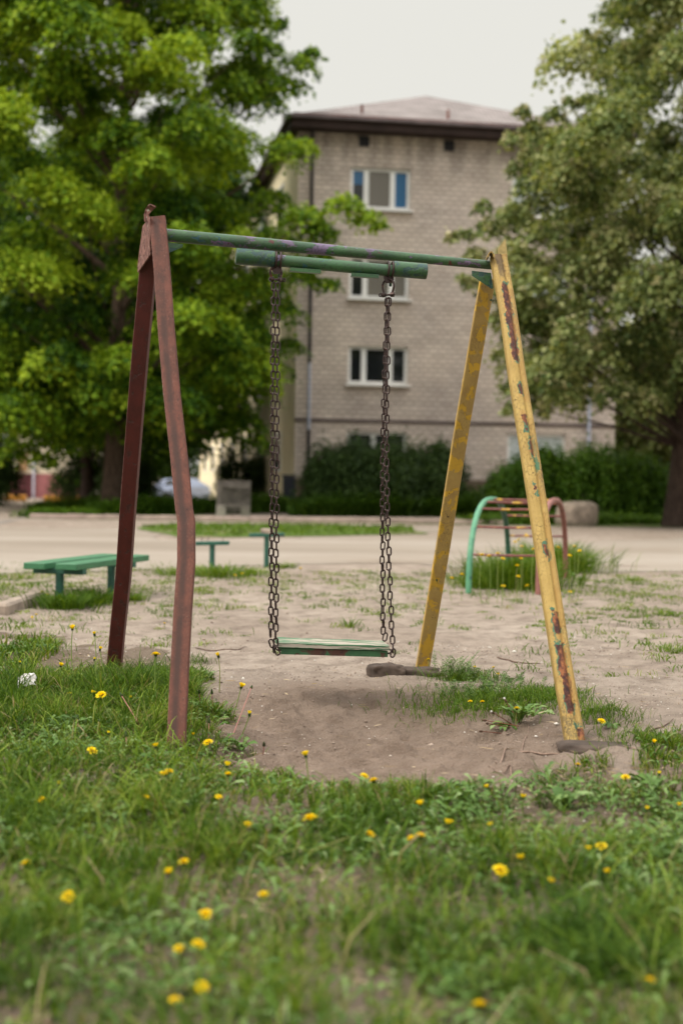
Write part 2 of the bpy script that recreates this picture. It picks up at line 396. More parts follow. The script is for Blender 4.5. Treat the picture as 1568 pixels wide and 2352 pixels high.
edgec = M_.mix(M_.step(M_.noise(25, 3, 0.5, co), 0.48, 0.52), (0.05, 0.13, 0.075), (0.36, 0.21, 0.06))
c = M_.mix(g3, c, (0.045, 0.12, 0.06)); c = M_.mix(tot[1], c, edgec); c = M_.mix(tot[0], c, rust); c = M_.mix(M_.math('MULTIPLY', M_.step(ac, 0.006, 0.014), M_.math('MULTIPLY', M_.step(M_.noise(9, 4, .6, co), .42, .6), .6)), c, (0.27, 0.15, 0.035))
# dark grime below the cap
gr = M_.math('MULTIPLY', M_.math('MULTIPLY', band(M_, aln, 0.0, 0.10, 0.08), band(M_, acn, -0.012, 0.012, 0.012)), 0.75)
c = M_.mix(gr, c, (0.07, 0.045, 0.03))
P_YELLOW = M_.fin(c, 0.62, 0, 0.3)

M_, c = flake('rusty_steel', (0.060, 0.038, 0.034), (0.028, 0.018, 0.018), [((0.30, 0.25, 0.23), 90, 0.62, 0.04), ((0.13, 0.045, 0.025), 45, 0.60, 0.05)], 0.45, 0.4)
STEEL = M_.fin(c, 0.38, 0.75, 0.5)
M_, c = flake('dark_rusty_plate', (0.05, 0.03, 0.027), (0.022, 0.015, 0.014), [((0.12, 0.045, 0.025), 60, 0.60, 0.05)], 0.5, 0.6)
PLATE = M_.fin(c, 0.5, 0.4, 0.4)
M_, c = flake('seat_board_paint', (0.075, 0.175, 0.085), (0.055, 0.12, 0.07), [((0.40, 0.345, 0.285), 5.5, 0.47, 0.08), ((0.10, 0.055, 0.04), 14, 0.66, 0.05)], 0.7, 0.7, stretch=(0.5, 4.5, 9))
SEATW = M_.fin(c, 0.75, 0, 0.25)
M_, c = flake('seat_steel_paint', (0.040, 0.120, 0.048), (0.030, 0.085, 0.038), [((0.075, 0.030, 0.020), 9, 0.50, 0.06), ((0.05, 0.022, 0.018), 24, 0.62, 0.03)], 0.6, 0.7)
SEATS = M_.fin(c, 0.55, 0, 0.35)

# ------------------------------------------------------------------ ground
def axis_pts(lo, hi, c0, c1, d0, grow):
    mid = list(np.arange(c0, c1, d0)); a = [mid[-1]]; d = d0
    while a[-1] < hi: d *= grow; a.append(a[-1] + d)
    b = [mid[0]]; d = d0
    while b[-1] > lo: d *= grow; b.append(b[-1] - d)
    return np.array(b[:0:-1] + mid + a[1:])
gx = axis_pts(-700, 700, -2.4, 2.4, 0.016, 1.06); gy = axis_pts(-60, 1200, 2.3, 9.5, 0.017, 1.045)
XX, YY = np.meshgrid(gx, gy); xf, yf = XX.ravel(), YY.ravel()
zf = gz(xf, yf) + fine(xf, yf)
nx, ny = len(gx), len(gy)
ii = np.arange(nx * ny).reshape(ny, nx)
quads = np.stack([ii[:-1, :-1], ii[:-1, 1:], ii[1:, 1:], ii[1:, :-1]], -1).reshape(-1, 4)
# lawn outline on the ground plane (traced on z = 0)
LAWN_PX = [(-2600, 1450), (-200, 1462), (60, 1475), (240, 1492), (400, 1500), (470, 1530), (475, 1590), (515, 1680), (580, 1730), (640, 1790), (820, 1800), (1000, 1832), (1130, 1815), (1240, 1775), (1350, 1760), (1420, 1790), (1500, 1730), (1600, 1690), (3600, 1650), (5200, 2500), (3000, 4200), (-1500, 4200), (-4000, 2400)]
def lawn(x, y, z=0.0):
    px, py = project(np.stack([x, y, np.zeros_like(x)], -1))
    jx = (fbm(x, y, 0.35, 3, 40) - 0.5) * 160; jy = (fbm(x, y, 0.35, 3, 44) - 0.5) * 110
    ok = inside(LAWN_PX, px + jx, py + jy) & (y > 1.0)
    return ok | ((y <= 1.0) & (y > -30)), px, py
lw, px_, py_ = lawn(xf, yf)
soil = lw.astype(float) * (0.75 + 0.25 * fbm(xf, yf, 0.5, 3, 50))
CL = on_z(1130, 1620)
soil = np.maximum(soil, np.exp(-(((xf - CL.x) / 0.5) ** 2 + ((yf - CL.y) / 0.55) ** 2)) * 0.8)
d = np.sqrt(((xf - 0.1) / 1.25) ** 2 + ((yf - 6.25) / 1.6) ** 2)
damp = 1 - sstep(0.6, 1.15, d + 0.35 * (fbm(xf, yf, 0.6, 3, 60) - 0.5))
me = fastmesh('ground', np.stack([xf, yf, zf], -1), quads, {'soil': soil, 'damp': damp}, smooth=True)
tag(link('ground', me, m_ground()), kind='structure')

def sheet(name, poly_px, m, z, jit=0.0, sub=40, world=None):
    """a flat sheet on the ground from an outline, with a slightly ragged edge"""
    P = world if world is not None else [on_z(a, b, 0) for a, b in poly_px]
    out = []
    for i in range(len(P)):
        a, b = Vector(P[i]), Vector(P[(i + 1) % len(P)])
        L = (b - a).length; n = max(1, min(sub, int(L / 0.25)))
        for k in range(n):
            q = a.lerp(b, k / n)
            jx = (float(fbm(q.x, q.y, 1.6, 4, 70)) - 0.5) * jit; jy = (float(fbm(q.x, q.y, 1.6, 4, 74)) - 0.5) * jit
            out.append((q.x + jx, q.y + jy, float(gz(q.x, q.y)) + z))
    s = MB(); s.add(out, [list(range(len(out)))]); o = s.build(name, m)
    return tag(o, kind='structure')
sheet('dirt_road', [(-900, 1308), (0, 1325), (300, 1310), (700, 1296), (1000, 1303), (1300, 1312), (1900, 1322), (1900, 1234), (1300, 1245), (1100, 1216), (960, 1210), (990, 1228), (700, 1236), (420, 1240), (300, 1212), (-900, 1210)], m_road(), 0.006, 2.4)
sheet('courtyard_road', [(-900, 1206), (0, 1205), (60, 1190), (130, 1168), (220, 1150), (215, 1140), (0, 1140), (-900, 1128)], m_asphalt(), 0.004, 0.1)
verge = m_verge()
sheet('grass_verge', [(60, 1191), (1150, 1207), (2600, 1225), (2600, 1180), (200, 1148)], verge, 0.008, 0.3)
sheet('grass_strip', [(300, 1212), (420, 1236), (700, 1233), (980, 1227), (945, 1211), (700, 1205), (420, 1203)], verge, 0.010, 0.4)
s = MB()
for i in range(26):
    a = on_z(70 + i * 42, 1190.5 + i * 42 * 0.0135); b = on_z(70 + i * 42 + 41.4, 1190.5 + (i * 42 + 41.4) * 0.0135)
    a.y += 0.0; m = (a + b) / 2; dv = (b - a); ang = math.atan2(dv.y, dv.x)
    s.box((m.x, m.y, 0.03 + random.uniform(-.01, .01)), (dv.length, 0.18, 0.16), Matrix.Rotation(ang, 3, 'Z'), 0.015)
tag(s.build('kerb', m_plain('kerb_concrete', (0.40, 0.30, 0.26), 0.9, 0.15, 3)), kind='structure')

# ------------------------------------------------------------------ swing frame
SF = tag(empty('swing_stand', (0.0, 7.0, 0.0)), 'rusty A-frame swing stand with red legs, yellow legs and a green crossbar', 'swing frame')
WX = Vector((math.cos(R(14)), math.sin(R(14)), 0))     # along the bar
def leg_pts(pix, Z0, Z1, ext=0.07):
    y0, y1 = pix[0][1], pix[-1][1]; P = []
    for (x, y) in pix:
        # depth so that the leg is straight in space: interpolate 1/Z against the picture height
        t = (y - y0) / (y1 - y0); P.append(at(x, y, 1 / ((1 - t) / Z0 + t / Z1)))
    d_ = (P[-1] - P[-2]).normalized(); P.append(P[-1] + d_ * ext); return P
def dense(P, step=0.05):
    out = []
    for a, b in zip(P[:-1], P[1:]):
        n = max(1, int((b - a).length / step)); out += [a.lerp(b, k / n) for k in range(n)]
    return out + [P[-1]]
def channel(w, dpt, th=0.005, bulge=0.0):
    """open channel: face at +v, flanges going back (-v)"""
    h = w / 2; r = 0.006
    out_ = [(-h, -dpt), (-h, -r), (-h + r * .3, -r * .3), (-h + r, 0), (-h * .5, bulge), (0, bulge * 1.3), (h * .5, bulge), (h - r, 0), (h - r * .3, -r * .3), (h, -r), (h, -dpt)]
    inn = [(h - th, -dpt), (h - th, -th), (-h + th, -th), (-h + th, -dpt)]
    return out_ + inn
def smooth_path(P, it=2):
    for _ in range(it):
        P = [P[0]] + [(P[i - 1] + P[i] * 2 + P[i + 1]) / 4 for i in range(1, len(P) - 1)] + [P[-1]]
    return P
def leg(name, P, X, prof, m, parent=SF, edge=None, label=None):
    s_ = MB(); P = smooth_path(dense(P, 0.05), 0 if m is P_RED else 1); s_.strip_sweep(P, X, prof)
    o = s_.build(name, m, parent)
    if label: o['label'] = label
    if edge is not None:
        me_ = o.data; me_.materials.append(edge)
        n = len(prof)
        for p in me_.polygons[: (len(P) - 1) * n]:
            if (p.index % n) in (0, 1): p.material_index = 1
    return o
ZL, ZR = 6.95, 7.25
redF = leg_pts([(361, 496), (372, 620), (381, 750), (394, 900), (411, 1050), (422, 1165), (427, 1192), (427, 1285), (419, 1400), (411, 1550), (404, 1700)], ZL - 0.06, 5.92)
redR = leg_pts([(343, 560), (336, 640), (321, 800), (308, 960), (291, 1180), (281, 1330), (268, 1450), (260, 1538)], ZL + 0.10, 7.95)
YX = Vector((math.cos(R(14)), math.sin(R(14)), 0))
leg('leg', redF, (WX + Vector((0, -0.25, 0))).normalized(), channel(0.078, 0.04), P_RED, edge=P_REDEDGE, label='bent front leg in faded scratched red paint')
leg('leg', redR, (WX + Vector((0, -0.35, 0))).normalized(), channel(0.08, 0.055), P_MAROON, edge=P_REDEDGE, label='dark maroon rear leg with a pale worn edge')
yelF = leg_pts([(1145, 584), (1166, 700), (1187, 850), (1210, 990), (1232, 1130), (1259, 1310), (1291, 1520), (1321, 1695)], ZR - 0.06, 5.98)
yelR = leg_pts([(1121, 640), (1110, 700), (1088, 830), (1065, 960), (1040, 1115), (1018, 1255), (992, 1410), (973, 1522)], ZR + 0.12, 8.25)
hp = 0.042
yprof = [(-hp, -0.045), (-hp, -0.010), (-hp + .004, -0.002), (-hp + .012, 0.003), (-0.012, 0.006), (0.004, 0.004), (0.012, -0.003), (0.016, -0.005), (0.022, -0.001), (hp - .010, 0.001), (hp - .003, -0.004), (hp, -0.012), (hp, -0.045), (hp - .005, -0.045), (hp - .005, -0.012), (-hp + .005, -0.010), (-hp + .005, -0.045)]
leg('leg', yelF, (WX + Vector((0, -0.25, 0))).normalized(), yprof, P_YELLOW, label='pale yellow front leg with long rust scars')
leg('leg', yelR, (WX + Vector((0, -0.25, 0))).normalized(), channel(0.078, 0.045), P_OCHRE, label='ochre yellow rear leg with green paint showing through')
# head plates: red side plate over the joint with its curled tip, yellow tab
def plate(name, pix, Z, th, m, parent=SF, nrm=None):
    P = [at(x, y, z) for (x, y, z) in pix]
    n_ = nrm or (P[1] - P[0]).cross(P[2] - P[0]).normalized()
    k = len(P); V = [p + n_ * th / 2 for p in P] + [p - n_ * th / 2 for p in P]
    Fs = [list(range(k)), list(range(2 * k - 1, k - 1, -1))] + [(i, i + k, (i + 1) % k + k, (i + 1) % k) for i in range(k)]
    s_ = MB(); s_.add(V, Fs); return s_.build(name, m, parent)
plate('joint_plate', [(346, 497, 6.86), (329, 520, 7.04), (317, 612, 7.10), (318, 626, 7.10), (346, 585, 6.90)], 7, 0.006, P_REDEDGE)
s = MB(); curl = [at(338, 508, 6.92), at(337, 494, 6.92), at(340, 484, 6.91), at(346, 477, 6.89), at(352, 472, 6.86)]
s.strip_sweep(curl, Vector((0.75, -0.6, 0)).normalized(), [(-0.016, -0.003), (0.016, -0.003), (0.016, 0.003), (-0.016, 0.003)]); s.build('torn_tab', P_REDEDGE, SF)
plate('tab', [(1142, 592, 7.20), (1143, 571, 7.2), (1160, 548, 7.2), (1165, 592, 7.2)], 7, 0.007, m_plain('pale_tab_paint', (.40, .30, .12), .65, .15, 60, bump=.4))
s = MB()
for k in range(9):
    pass
cap = []
for k in range(9):
    th = math.pi * k / 8
    cap.append(at(1118.5 + 6 * (1 - math.cos(th)), 594 - 12 * math.sin(th), 7.19))
s.strip_sweep(cap, Vector((0, 1, 0)), [(-0.05, -0.003), (0.05, -0.003), (0.05, 0.003), (-0.05, 0.003)]); s.build('rolled_cap', P_YELLOW, SF)
# crossbar (the pipe narrows a little) and gussets
BL, BR = at(372, 539, 6.93), at(1128, 609, 7.26)
s = MB(); pts = [BL.lerp(BR, k / 60) for k in range(61)]
s.tube(pts, [0.0315 - 0.0085 * sstep(0.15, 1.0, k / 60) for k in range(61)], 20); bar = s.build('crossbar', G_BAR, SF)
def barpt(x): 
    t = (x - 372) / (1128 - 372); return at(x, 539 + t * 70, 1 / ((1 - t) / 6.93 + t / 7.26))
plate('gusset', [(381, 556, 6.92), (421, 561, 6.94), (419, 568, 6.94), (384, 582, 6.92)], 7, 0.006, G_SLEEVE)
plate('gusset', [(1083, 622, 7.22), (1126, 627, 7.24), (1132, 661, 7.24), (1129, 664, 7.24), (1083, 633, 7.22)], 7, 0.006, G_SLEEVE)
# lower pipe in three lengths
def lp(x, dy=0): 
    t = (x - 538) / (982 - 538); return at(x, 587 + t * 37 + dy, 6.96 + t * 0.14)
for nm, x0, x1, r_, m, dy in (('thick_sleeve', 542, 630, 0.0405, G_SLEEVE, 1), ('lower_pipe', 628, 906, 0.030, G_PIPE, 3), ('thick_sleeve', 903, 979, 0.0395, G_SLEEVE, 0)):
    s = MB(); n = 30; rr = [r_] * (n + 1); rr[0] = rr[-1] = r_ * 0.94
    ts = [0, 0.012] + [k / (n - 2) for k in range(1, n - 2)] + [0.988, 1]
    A, B = lp(x0, dy), lp(x1, dy + (2 if nm == 'lower_pipe' else 0)); pp = [A.lerp(B, t) for t in ts]
    s.tube(pp, rr, 28); s.build(nm, m, SF)
for x0, x1 in ((666, 736), (806, 868)):
    s = MB(); a, b = lp(x0, 24), lp(x1, 23); a.y -= 0.01; b.y -= 0.01
    s.strip_sweep([a, b], Vector((0, 1, 0)), [(-.018, -.006), (.018, -.006), (.018, 0), (-.012, 0), (-.012, .012), (-.018, .012)]); s.build('angle_strip', G_PIPE, SF)
# hanging clamps: ring round the pipe + wedge plate + stub
def clamp(x, s1):
    c_ = lp(x, 2); ax = (lp(x + 20) - lp(x - 20)).normalized()
    o = tag(empty('hanger_clamp', c_)); o.parent = SF; o.matrix_parent_inverse = Matrix.Translation(-Vector((0, 7, 0)))
    s_ = MB(); b_ = ax.cross(Vector((0, 0, 1))).normalized(); u_ = b_.cross(ax)
    for off in (-0.010, 0.012):
        s_.tube([c_ + ax * off + (b_ * math.cos(t) + u_ * math.sin(t)) * 0.037 for t in [2 * math.pi * k / 28 for k in range(28)]], 0.0055, 8, closed=True)
    w = [(-0.030, -0.012), (0.018, -0.012), (0.022, -0.052), (0.012, -0.066), (-0.016, -0.070), (-0.028, -0.045)]
    V = [c_ + ax * (a * s1) - b_ * sg * 0.008 + u_ * b2 for sg in (-1, 1) for a, b2 in w]; k = len(w)
    s_.add(V, [list(range(k)), list(range(2 * k - 1, k - 1, -1))] + [(i, i + k, (i + 1) % k + k, (i + 1) % k) for i in range(k)])
    s_.build('clamp_plate', PLATE, o)
    s2 = MB(); s2.tube([c_ + ax * 0.012 * s1 + (-b_ * math.cos(t) + u_ * math.sin(t)) * 0.043 * Vector((1, 1, 1)).x for t in [R(60 - 100 * k / 8) for k in range(9)]], 0.006, 8)
    q0 = c_ + ax * 0.012 * s1 - b_ * 0.035 + u_ * -0.028
    s2.tube([q0, q0 + Vector((0, 0.012, -0.03)), q0 + Vector((0, 0.022, -0.046))], [0.0085, 0.0085, 0.007], 8)
    s2.build('hook', G_SLEEVE, o)
    s3 = MB(); e_ = 0.007
    W_ = [c_ - b_ * 0.045 + ax * (a + 0.008 * s1) + u_ * z for a, z in ((-e_, .022), (-e_ + .001, -.018), (e_ - .001, -.020), (e_, .018))]
    s3.tube(W_, 0.0011, 6); s3.build('wire_clip', m_wire, o)
m_wire = m_plain('bright_wire', (0.55, 0.55, 0.52), 0.35, 0.1, 40, 0.8)
clamp(638, 1); clamp(895, 1)

# ------------------------------------------------------------------ the hanging swing: shackles, four chains, seat
SZ = 7.08
SW = tag(empty('chain_swing', at(771, 1490, SZ)), 'green wooden board swing seat hanging on four rusty chains from the crossbar', 'swing')
def build_link_mesh():
    s_ = MB(); L, W_, r_ = 0.0500, 0.0285, 0.0040; h_ = L / 2 - W_ / 2; rc = W_ / 2 - r_
    P = []
    for k in range(9): t = math.pi * k / 8; P.append(Vector((rc * math.cos(t), 0, h_ + rc * math.sin(t))))
    for k in range(9): t = math.pi + math.pi * k / 8; P.append(Vector((rc * math.cos(t), 0, -h_ + rc * math.sin(t))))
    s_.tube(P, r_, 8, closed=True); return s_.mesh('link')
LINK = build_link_mesh()
def chain(A, B, tw, label, sag=0.0):
    A, B = Vector(A), Vector(B); ch = empty('chain', A); ch.parent = SW
    ch.matrix_parent_inverse = Matrix.Translation(-SW.location); ch['label'] = label
    L = (B - A).length; n = max(2, round(L / 0.0362)); dv = (B - A).normalized(); W = None
    for k in range(n):
        t0 = (k + 0.5) / n; c_ = A.lerp(B, t0)
        c_ = c_ + Vector((math.sin(t0 * math.pi) * sag + 0.002 * math.sin(k * 1.7), 0, 0))
        o = bpy.data.objects.new('link', LINK); C.objects.link(o)
        if not LINK.materials: LINK.materials.append(STEEL)
        z_ = (-dv + Vector((random.gauss(0, .02), random.gauss(0, .02), 0))).normalized(); a_ = tw + (math.pi / 2 if k % 2 else 0) + random.gauss(0, 0.10)
        x_ = Vector((math.cos(a_), math.sin(a_), 0)); x_ = (x_ - z_ * x_.dot(z_)).normalized(); y_ = z_.cross(x_)
        M = Matrix(((x_.x, y_.x, z_.x, c_.x), (x_.y, y_.y, z_.y, c_.y), (x_.z, y_.z, z_.z, c_.z), (0, 0, 0, 1)))
        o.parent = ch; o.matrix_parent_inverse = (Matrix.Translation(SW.location) @ ch.matrix_parent_inverse @ ch.matrix_basis).inverted()
        o.matrix_basis = M
# shackles (bow + pin)
def shackle(cx, ytop, ypin, Z, flip):
    s_ = MB(); c0 = at(cx, ypin, Z); k_ = Z / F
    H = (ypin - ytop) * k_; w1, w2 = 10.5 * k_, 15.0 * k_
    A = Vector((math.cos(R(25 * flip)), math.sin(R(25 * flip)), 0))
    prof = [(-w1, 0), (-w1 * 1.05, H * .22), (-w2 * .98, H * .45), (-w2 * .95, H * .68), (-w2 * .62, H * .90), (0, H), (w2 * .62, H * .90), (w2 * .95, H * .68), (w2 * .98, H * .45), (w1 * 1.05, H * .22), (w1, 0)]
    P = []
    for i in range(len(prof) - 1):
        for t in (0, .33, .66): P.append(c0 + A * (prof[i][0] * (1 - t) + prof[i + 1][0] * t) + Vector((0, 0, prof[i][1] * (1 - t) + prof[i + 1][1] * t)))
    P.append(c0 + A * prof[-1][0]); P = smooth_path(P, 4)
    s_.tube(P, 0.0058, 10)
    for sg in (-1, 1): s_.tube([c0 + A * (sg * w1 - 0.0085), c0 + A * (sg * w1 + 0.0085)], [0.0125, 0.0125], 14)
    o = s_.build('shackle', STEEL, SW)
    p = MB(); p.tube([c0 - A * (w1 + .014), c0 + A * (w1 + .014)], 0.0055, 10)
    e = c0 + A * (w1 + 0.020) * flip
    p.tube([e + Vector((0.001, 0, 0)) + (A * math.cos(t) + Vector((0, 0, 1)) * math.sin(t)) * 0.007 for t in [2 * math.pi * k / 12 for k in range(12)]], 0.0035, 8, closed=True)
    p.build('shackle_pin', STEEL, o)
    return c0
sl = shackle(633.5, 612, 642, 6.99, 1); sr = shackle(891, 640, 677, 7.07, -1)
SWAPX = Vector((math.cos(R(7)), math.sin(R(7)), 0)); SWAPY = Vector((-math.sin(R(7)), math.cos(R(7)), 0))
zt = -0.018
cl_f = at(621, 1478, 6.98); cl_r = at(629, 1472, 7.16)
chain(sl + Vector((-0.010, -0.008, zt)), at(622.0, 1462, 6.99), 0.25, 'chain at the front of the left seat end')
chain(sl + Vector((0.009, 0.006, zt)), at(633.5, 1484, 6.97), 0.10, 'chain behind it at the left seat end')
chain(sr + Vector((-0.004, 0.008, zt)), at(879.5, 1456, 7.20), 0.25, 'chain at the rear of the right seat end', -0.012)
chain(sr + Vector((0.004, -0.006, zt)), at(901.0, 1478, 7.02), 0.1, 'chain at the front of the right seat end', -0.020)
# the seat
O = at(771, 1469, SZ)
lf, rf_ = at(640, 1475.5, 7.00), at(894, 1483, 7.06)
ex = (rf_ - lf).normalized(); ey = Vector((-ex.y, ex.x, 0)).normalized(); ez = ex.cross(ey); W_s = (rf_ - lf).length
MS = Matrix((ex, ey, ez)).transposed()
ctr = (lf + rf_) / 2
def board(y0, y1, th, dx=0.0):
    s_ = MB(); n = 36; V = []
    for j, (yy, zz) in enumerate(((y0, 0), (y0, -th), (y1, -th), (y1, 0))):
        for i in range(n + 1):
            u_ = -W_s / 2 + W_s * i / n + dx
            jz = 0.0022 * (vnoise(u_ * 40, yy * 90 + 3, 1, 5) - .5) + (-0.004 * (vnoise(u_ * 14, yy * 60, 1, 8)) if zz == 0 else 0)
            V.append(ctr + MS @ Vector((u_, yy + 0.0018 * (vnoise(u_ * 50, j, 1, 2) - .5), zz + float(jz))))
    Fs = []
    for j in range(4):
        a, b = j * (n + 1), ((j + 1) % 4) * (n + 1)
        for i in range(n): Fs.append((a + i, a + i + 1, b + i + 1, b + i))
    Fs.append([0, n + 1, 2 * (n + 1), 3 * (n + 1)]); Fs.append([n, 4 * n + 3, 3 * n + 2, 2 * n + 1])
    s_.add(V, Fs); return s_
b1 = board(0, 0.118, 0.0245); b2 = board(0.122, 0.235, 0.0245, -0.004)
for f_ in b2.f: pass
b1.add(b2.v, b2.f); b1.build('seat_board', SEATW, SW)
s = MB()
for yy in (0.010, 0.185):
    s.box(ctr + MS @ Vector((0.004, yy, -0.0435)), (W_s - 0.018, 0.004, 0.031), MS, 0.001)
    s.box(ctr + MS @ Vector((0.004, yy + 0.018, -0.0290)), (W_s - 0.028, 0.036, 0.004), MS, 0.001)
for sg in (-1, 1): s.box(ctr + MS @ Vector((sg * (W_s / 2 - 0.03), 0.11, -0.035)), (0.03, 0.17, 0.004), MS, 0.001)
s.build('seat_frame', SEATS, SW)
for sg, p0, p1 in ((-1, (638, 1488), (625, 1502)), (1, (893, 1497), (903, 1512))):
    for k, dz in enumerate((0.0, 0.185)):
        q = ctr + MS @ Vector((sg * (W_s / 2 - 0.006), 0.012 + dz, -0.040)); s = MB(); A = MS @ Vector((sg, 0, 0))
        s.tube([q - A * 0.02, q + A * 0.008, q + A * 0.017 + Vector((0, 0, 0.006)), q + A * 0.018 + Vector((0, 0, 0.016)), q + A * 0.008 + Vector((0, 0, 0.020))], 0.0042, 8)
        s.build('hook', STEEL, SW)
# loose loops of the last links at both seat ends
for (px, py, Z, an) in ((624, 1478, 6.98, .2), (629, 1490, 6.97, 1.3), (636.5, 1495, 6.95, .3), (902, 1490, 7.01, 1.5), (902, 1500, 7.0, .3), (884, 1463, 7.2, .3)):
    c_ = at(px, py, Z); o = bpy.data.objects.new('end_link', LINK); C.objects.link(o); o.parent = SW
    o.matrix_parent_inverse = Matrix.Translation(-SW.location); o.matrix_basis = Matrix.Translation(c_) @ Matrix.Rotation(an, 4, 'Z') @ Matrix.Rotation(-0.35 if px < 700 else 0.2, 4, 'Y')

# ------------------------------------------------------------------ plants close to the camera
def blades(P, H, W, lean, seed, curve=1.0, az=None, rnd=None):
    """grass blades: P (N,3) roots, H heights, W widths; 5 triangles each"""
    g = np.random.default_rng(seed); n = len(P)
    az = g.random(n) * 2 * np.pi if az is None else az
    D = np.stack([np.cos(az), np.sin(az), np.zeros(n)], -1)
    fa = az + g.normal(0, 0.9, n) + np.pi / 2
    S = np.stack([np.cos(fa), np.sin(fa), np.zeros(n)], -1)
    V = np.zeros((n, 7, 3)); lean = lean * (0.35 + 1.3 * g.random(n))
    for k, (t, w) in enumerate(((0.0, 0.8), (0.4, 1.0), (0.75, 0.7))):
        c_ = P + D * (lean * H * t ** (1 + curve))[:, None]; c_[:, 2] += H * (t - 0.30 * lean * t ** 2.2)
        V[:, 2 * k] = c_ - S * (W * w / 2)[:, None]; V[:, 2 * k + 1] = c_ + S * (W * w / 2)[:, None]
    c_ = P + D * (lean * H)[:, None]; c_[:, 2] += H * (1 - 0.42 * lean); V[:, 6] = c_
    T = np.array([[0, 1, 3], [0, 3, 2], [2, 3, 5], [2, 5, 4], [4, 5, 6]])
    Fc = (np.arange(n)[:, None, None] * 7 + T[None]).reshape(-1, 3)
    rnd = g.random(n) if rnd is None else rnd
    return V.reshape(-1, 3), Fc, np.repeat(rnd, 7)
def joinm(parts):
    V, Fc, A, b = [], [], [], 0
    for v, f, a in parts: V.append(v); Fc.append(f + b); A.append(a); b += len(v)
    return np.concatenate(V), np.concatenate(Fc), np.concatenate(A)
def leaves_strip(P, az, L, W, droop, rise, seed, prof, rnd=None):
    """broad ground leaves: a strip with a width profile arching from root P along az"""
    g = np.random.default_rng(seed); n = len(P); m = len(prof)
    D = np.stack([np.cos(az), np.sin(az), np.zeros(n)], -1); S = np.stack([-np.sin(az), np.cos(az), np.zeros(n)], -1)
    V = np.zeros((n, m * 3, 3)); roll = g.normal(0, 0.35, n)
    for k, w in enumerate(prof):
        t = k / (m - 1)
        c_ = P + D * (L * t * (1 - .25 * rise))[:, None]; c_[:, 2] += L * (rise * t - droop * t * t) + 0.004
        up_ = np.zeros((n, 3)); up_[:, 2] = 1
        s_ = S * np.cos(roll)[:, None] + up_ * np.sin(roll)[:, None]
        V[:, 3 * k] = c_ - s_ * (W * w / 2)[:, None] + up_ * (W * w * .16)[:, None]; V[:, 3 * k + 1] = c_
        V[:, 3 * k + 2] = c_ + s_ * (W * w / 2)[:, None] + up_ * (W * w * .16)[:, None]
    T = []
    for k in range(m - 1):
        a = 3 * k; T += [[a, a + 1, a + 4], [a, a + 4, a + 3], [a + 1, a + 2, a + 5], [a + 1, a + 5, a + 4]]
    Fc = (np.arange(n)[:, None, None] * (3 * m) + np.array(T)[None]).reshape(-1, 3)
    rnd = g.random(n) if rnd is None else rnd
    return V.reshape(-1, 3), Fc, np.repeat(rnd, 3 * m)
PROF_ROUND = (0.15, 0.6, 1.0, 0.85, 0.05)
PROF_LOBED = (0.12, 0.18, 0.5, 0.25, 0.7, 0.35, 0.95, 0.5, 1.0, 0.75, 0.45, 0.04)
PROF_LONG = (0.3, 0.8, 1.0, 0.7, 0.05)

GRASS = m_leaf('grass_blades', [(0.0, (0.026, 0.060, 0.006)), (0.35, (0.050, 0.102, 0.007)), (0.65, (0.104, 0.170, 0.012)), (0.86, (0.20, 0.26, 0.035)), (0.93, (0.20, 0.17, 0.075)), (1.0, (0.28, 0.21, 0.12))], 0.24, 0.6)
WEED = m_leaf('weed_leaves', [(0.0, (0.050, 0.100, 0.022)), (0.5, (0.090, 0.165, 0.036)), (0.85, (0.150, 0.225, 0.065)), (1.0, (0.21, 0.28, 0.12))], 0.15, 0.38)
DRYG = m_leaf('dry_litter', [(0.0, (0.16, 0.10, 0.055)), (0.6, (0.33, 0.25, 0.14)), (1.0, (0.45, 0.36, 0.24))], 0.1, 0.8)

def zg(x, y): return gz(x, y) + fine(x, y)
def scatter(x0, x1, y0, y1, dens, seed):
    g = np.random.default_rng(seed); n = int((x1 - x0) * (y1 - y0) * dens)
    return g.uniform(x0, x1, n), g.uniform(y0, y1, n), g
BARE = [(840, 2300, 150, 120, .93), (1150, 1900, 60, 20, .6), (720, 2180, 60, 60, .4), (1330, 1905, 150, 60, .8), (560, 1880, 90, 30, .5), (760, 2030, 120, 50, .6), (40, 2060, 80, 45, .8), (150, 1960, 120, 40, .5), (1500, 2290, 90, 60, .5), (1560, 2000, 90, 60, .4), (620, 2120, 100, 40, .5),
        (330, 1570, 60, 20, .5), (1250, 1790, 120, 20, .5), (430, 2200, 100, 40, .4), (1400, 1780, 60, 16, .6), (1200, 1850, 60, 20, .5), (90, 1510, 160, 22, .45)]
def lawn_density(x, y):
    ok, px, py = lawn(x, y)
    d_ = ok.astype(float) * (0.45 + 1.0 * sstep(0.32, 0.62, fbm(x, y, 0.5, 3, 80)))
    for bx, by, rx, ry, k in BARE:
        d_ *= np.clip(1 - k * np.exp(-(((px - bx) / rx) ** 2 + ((py - by) / ry) ** 2) * 1.1), 0, 1)
    # thinner on the right beyond the yellow leg
    d_ *= 1 - 0.55 * ((px > 1180) & (py < 1960)) * sstep(0.35, 0.6, fbm(x, y, 0.3, 3, 84))
    return d_, px, py
def keep(d_, g, mx=1.5): return g.random(len(d_)) < d_ / mx
parts = []
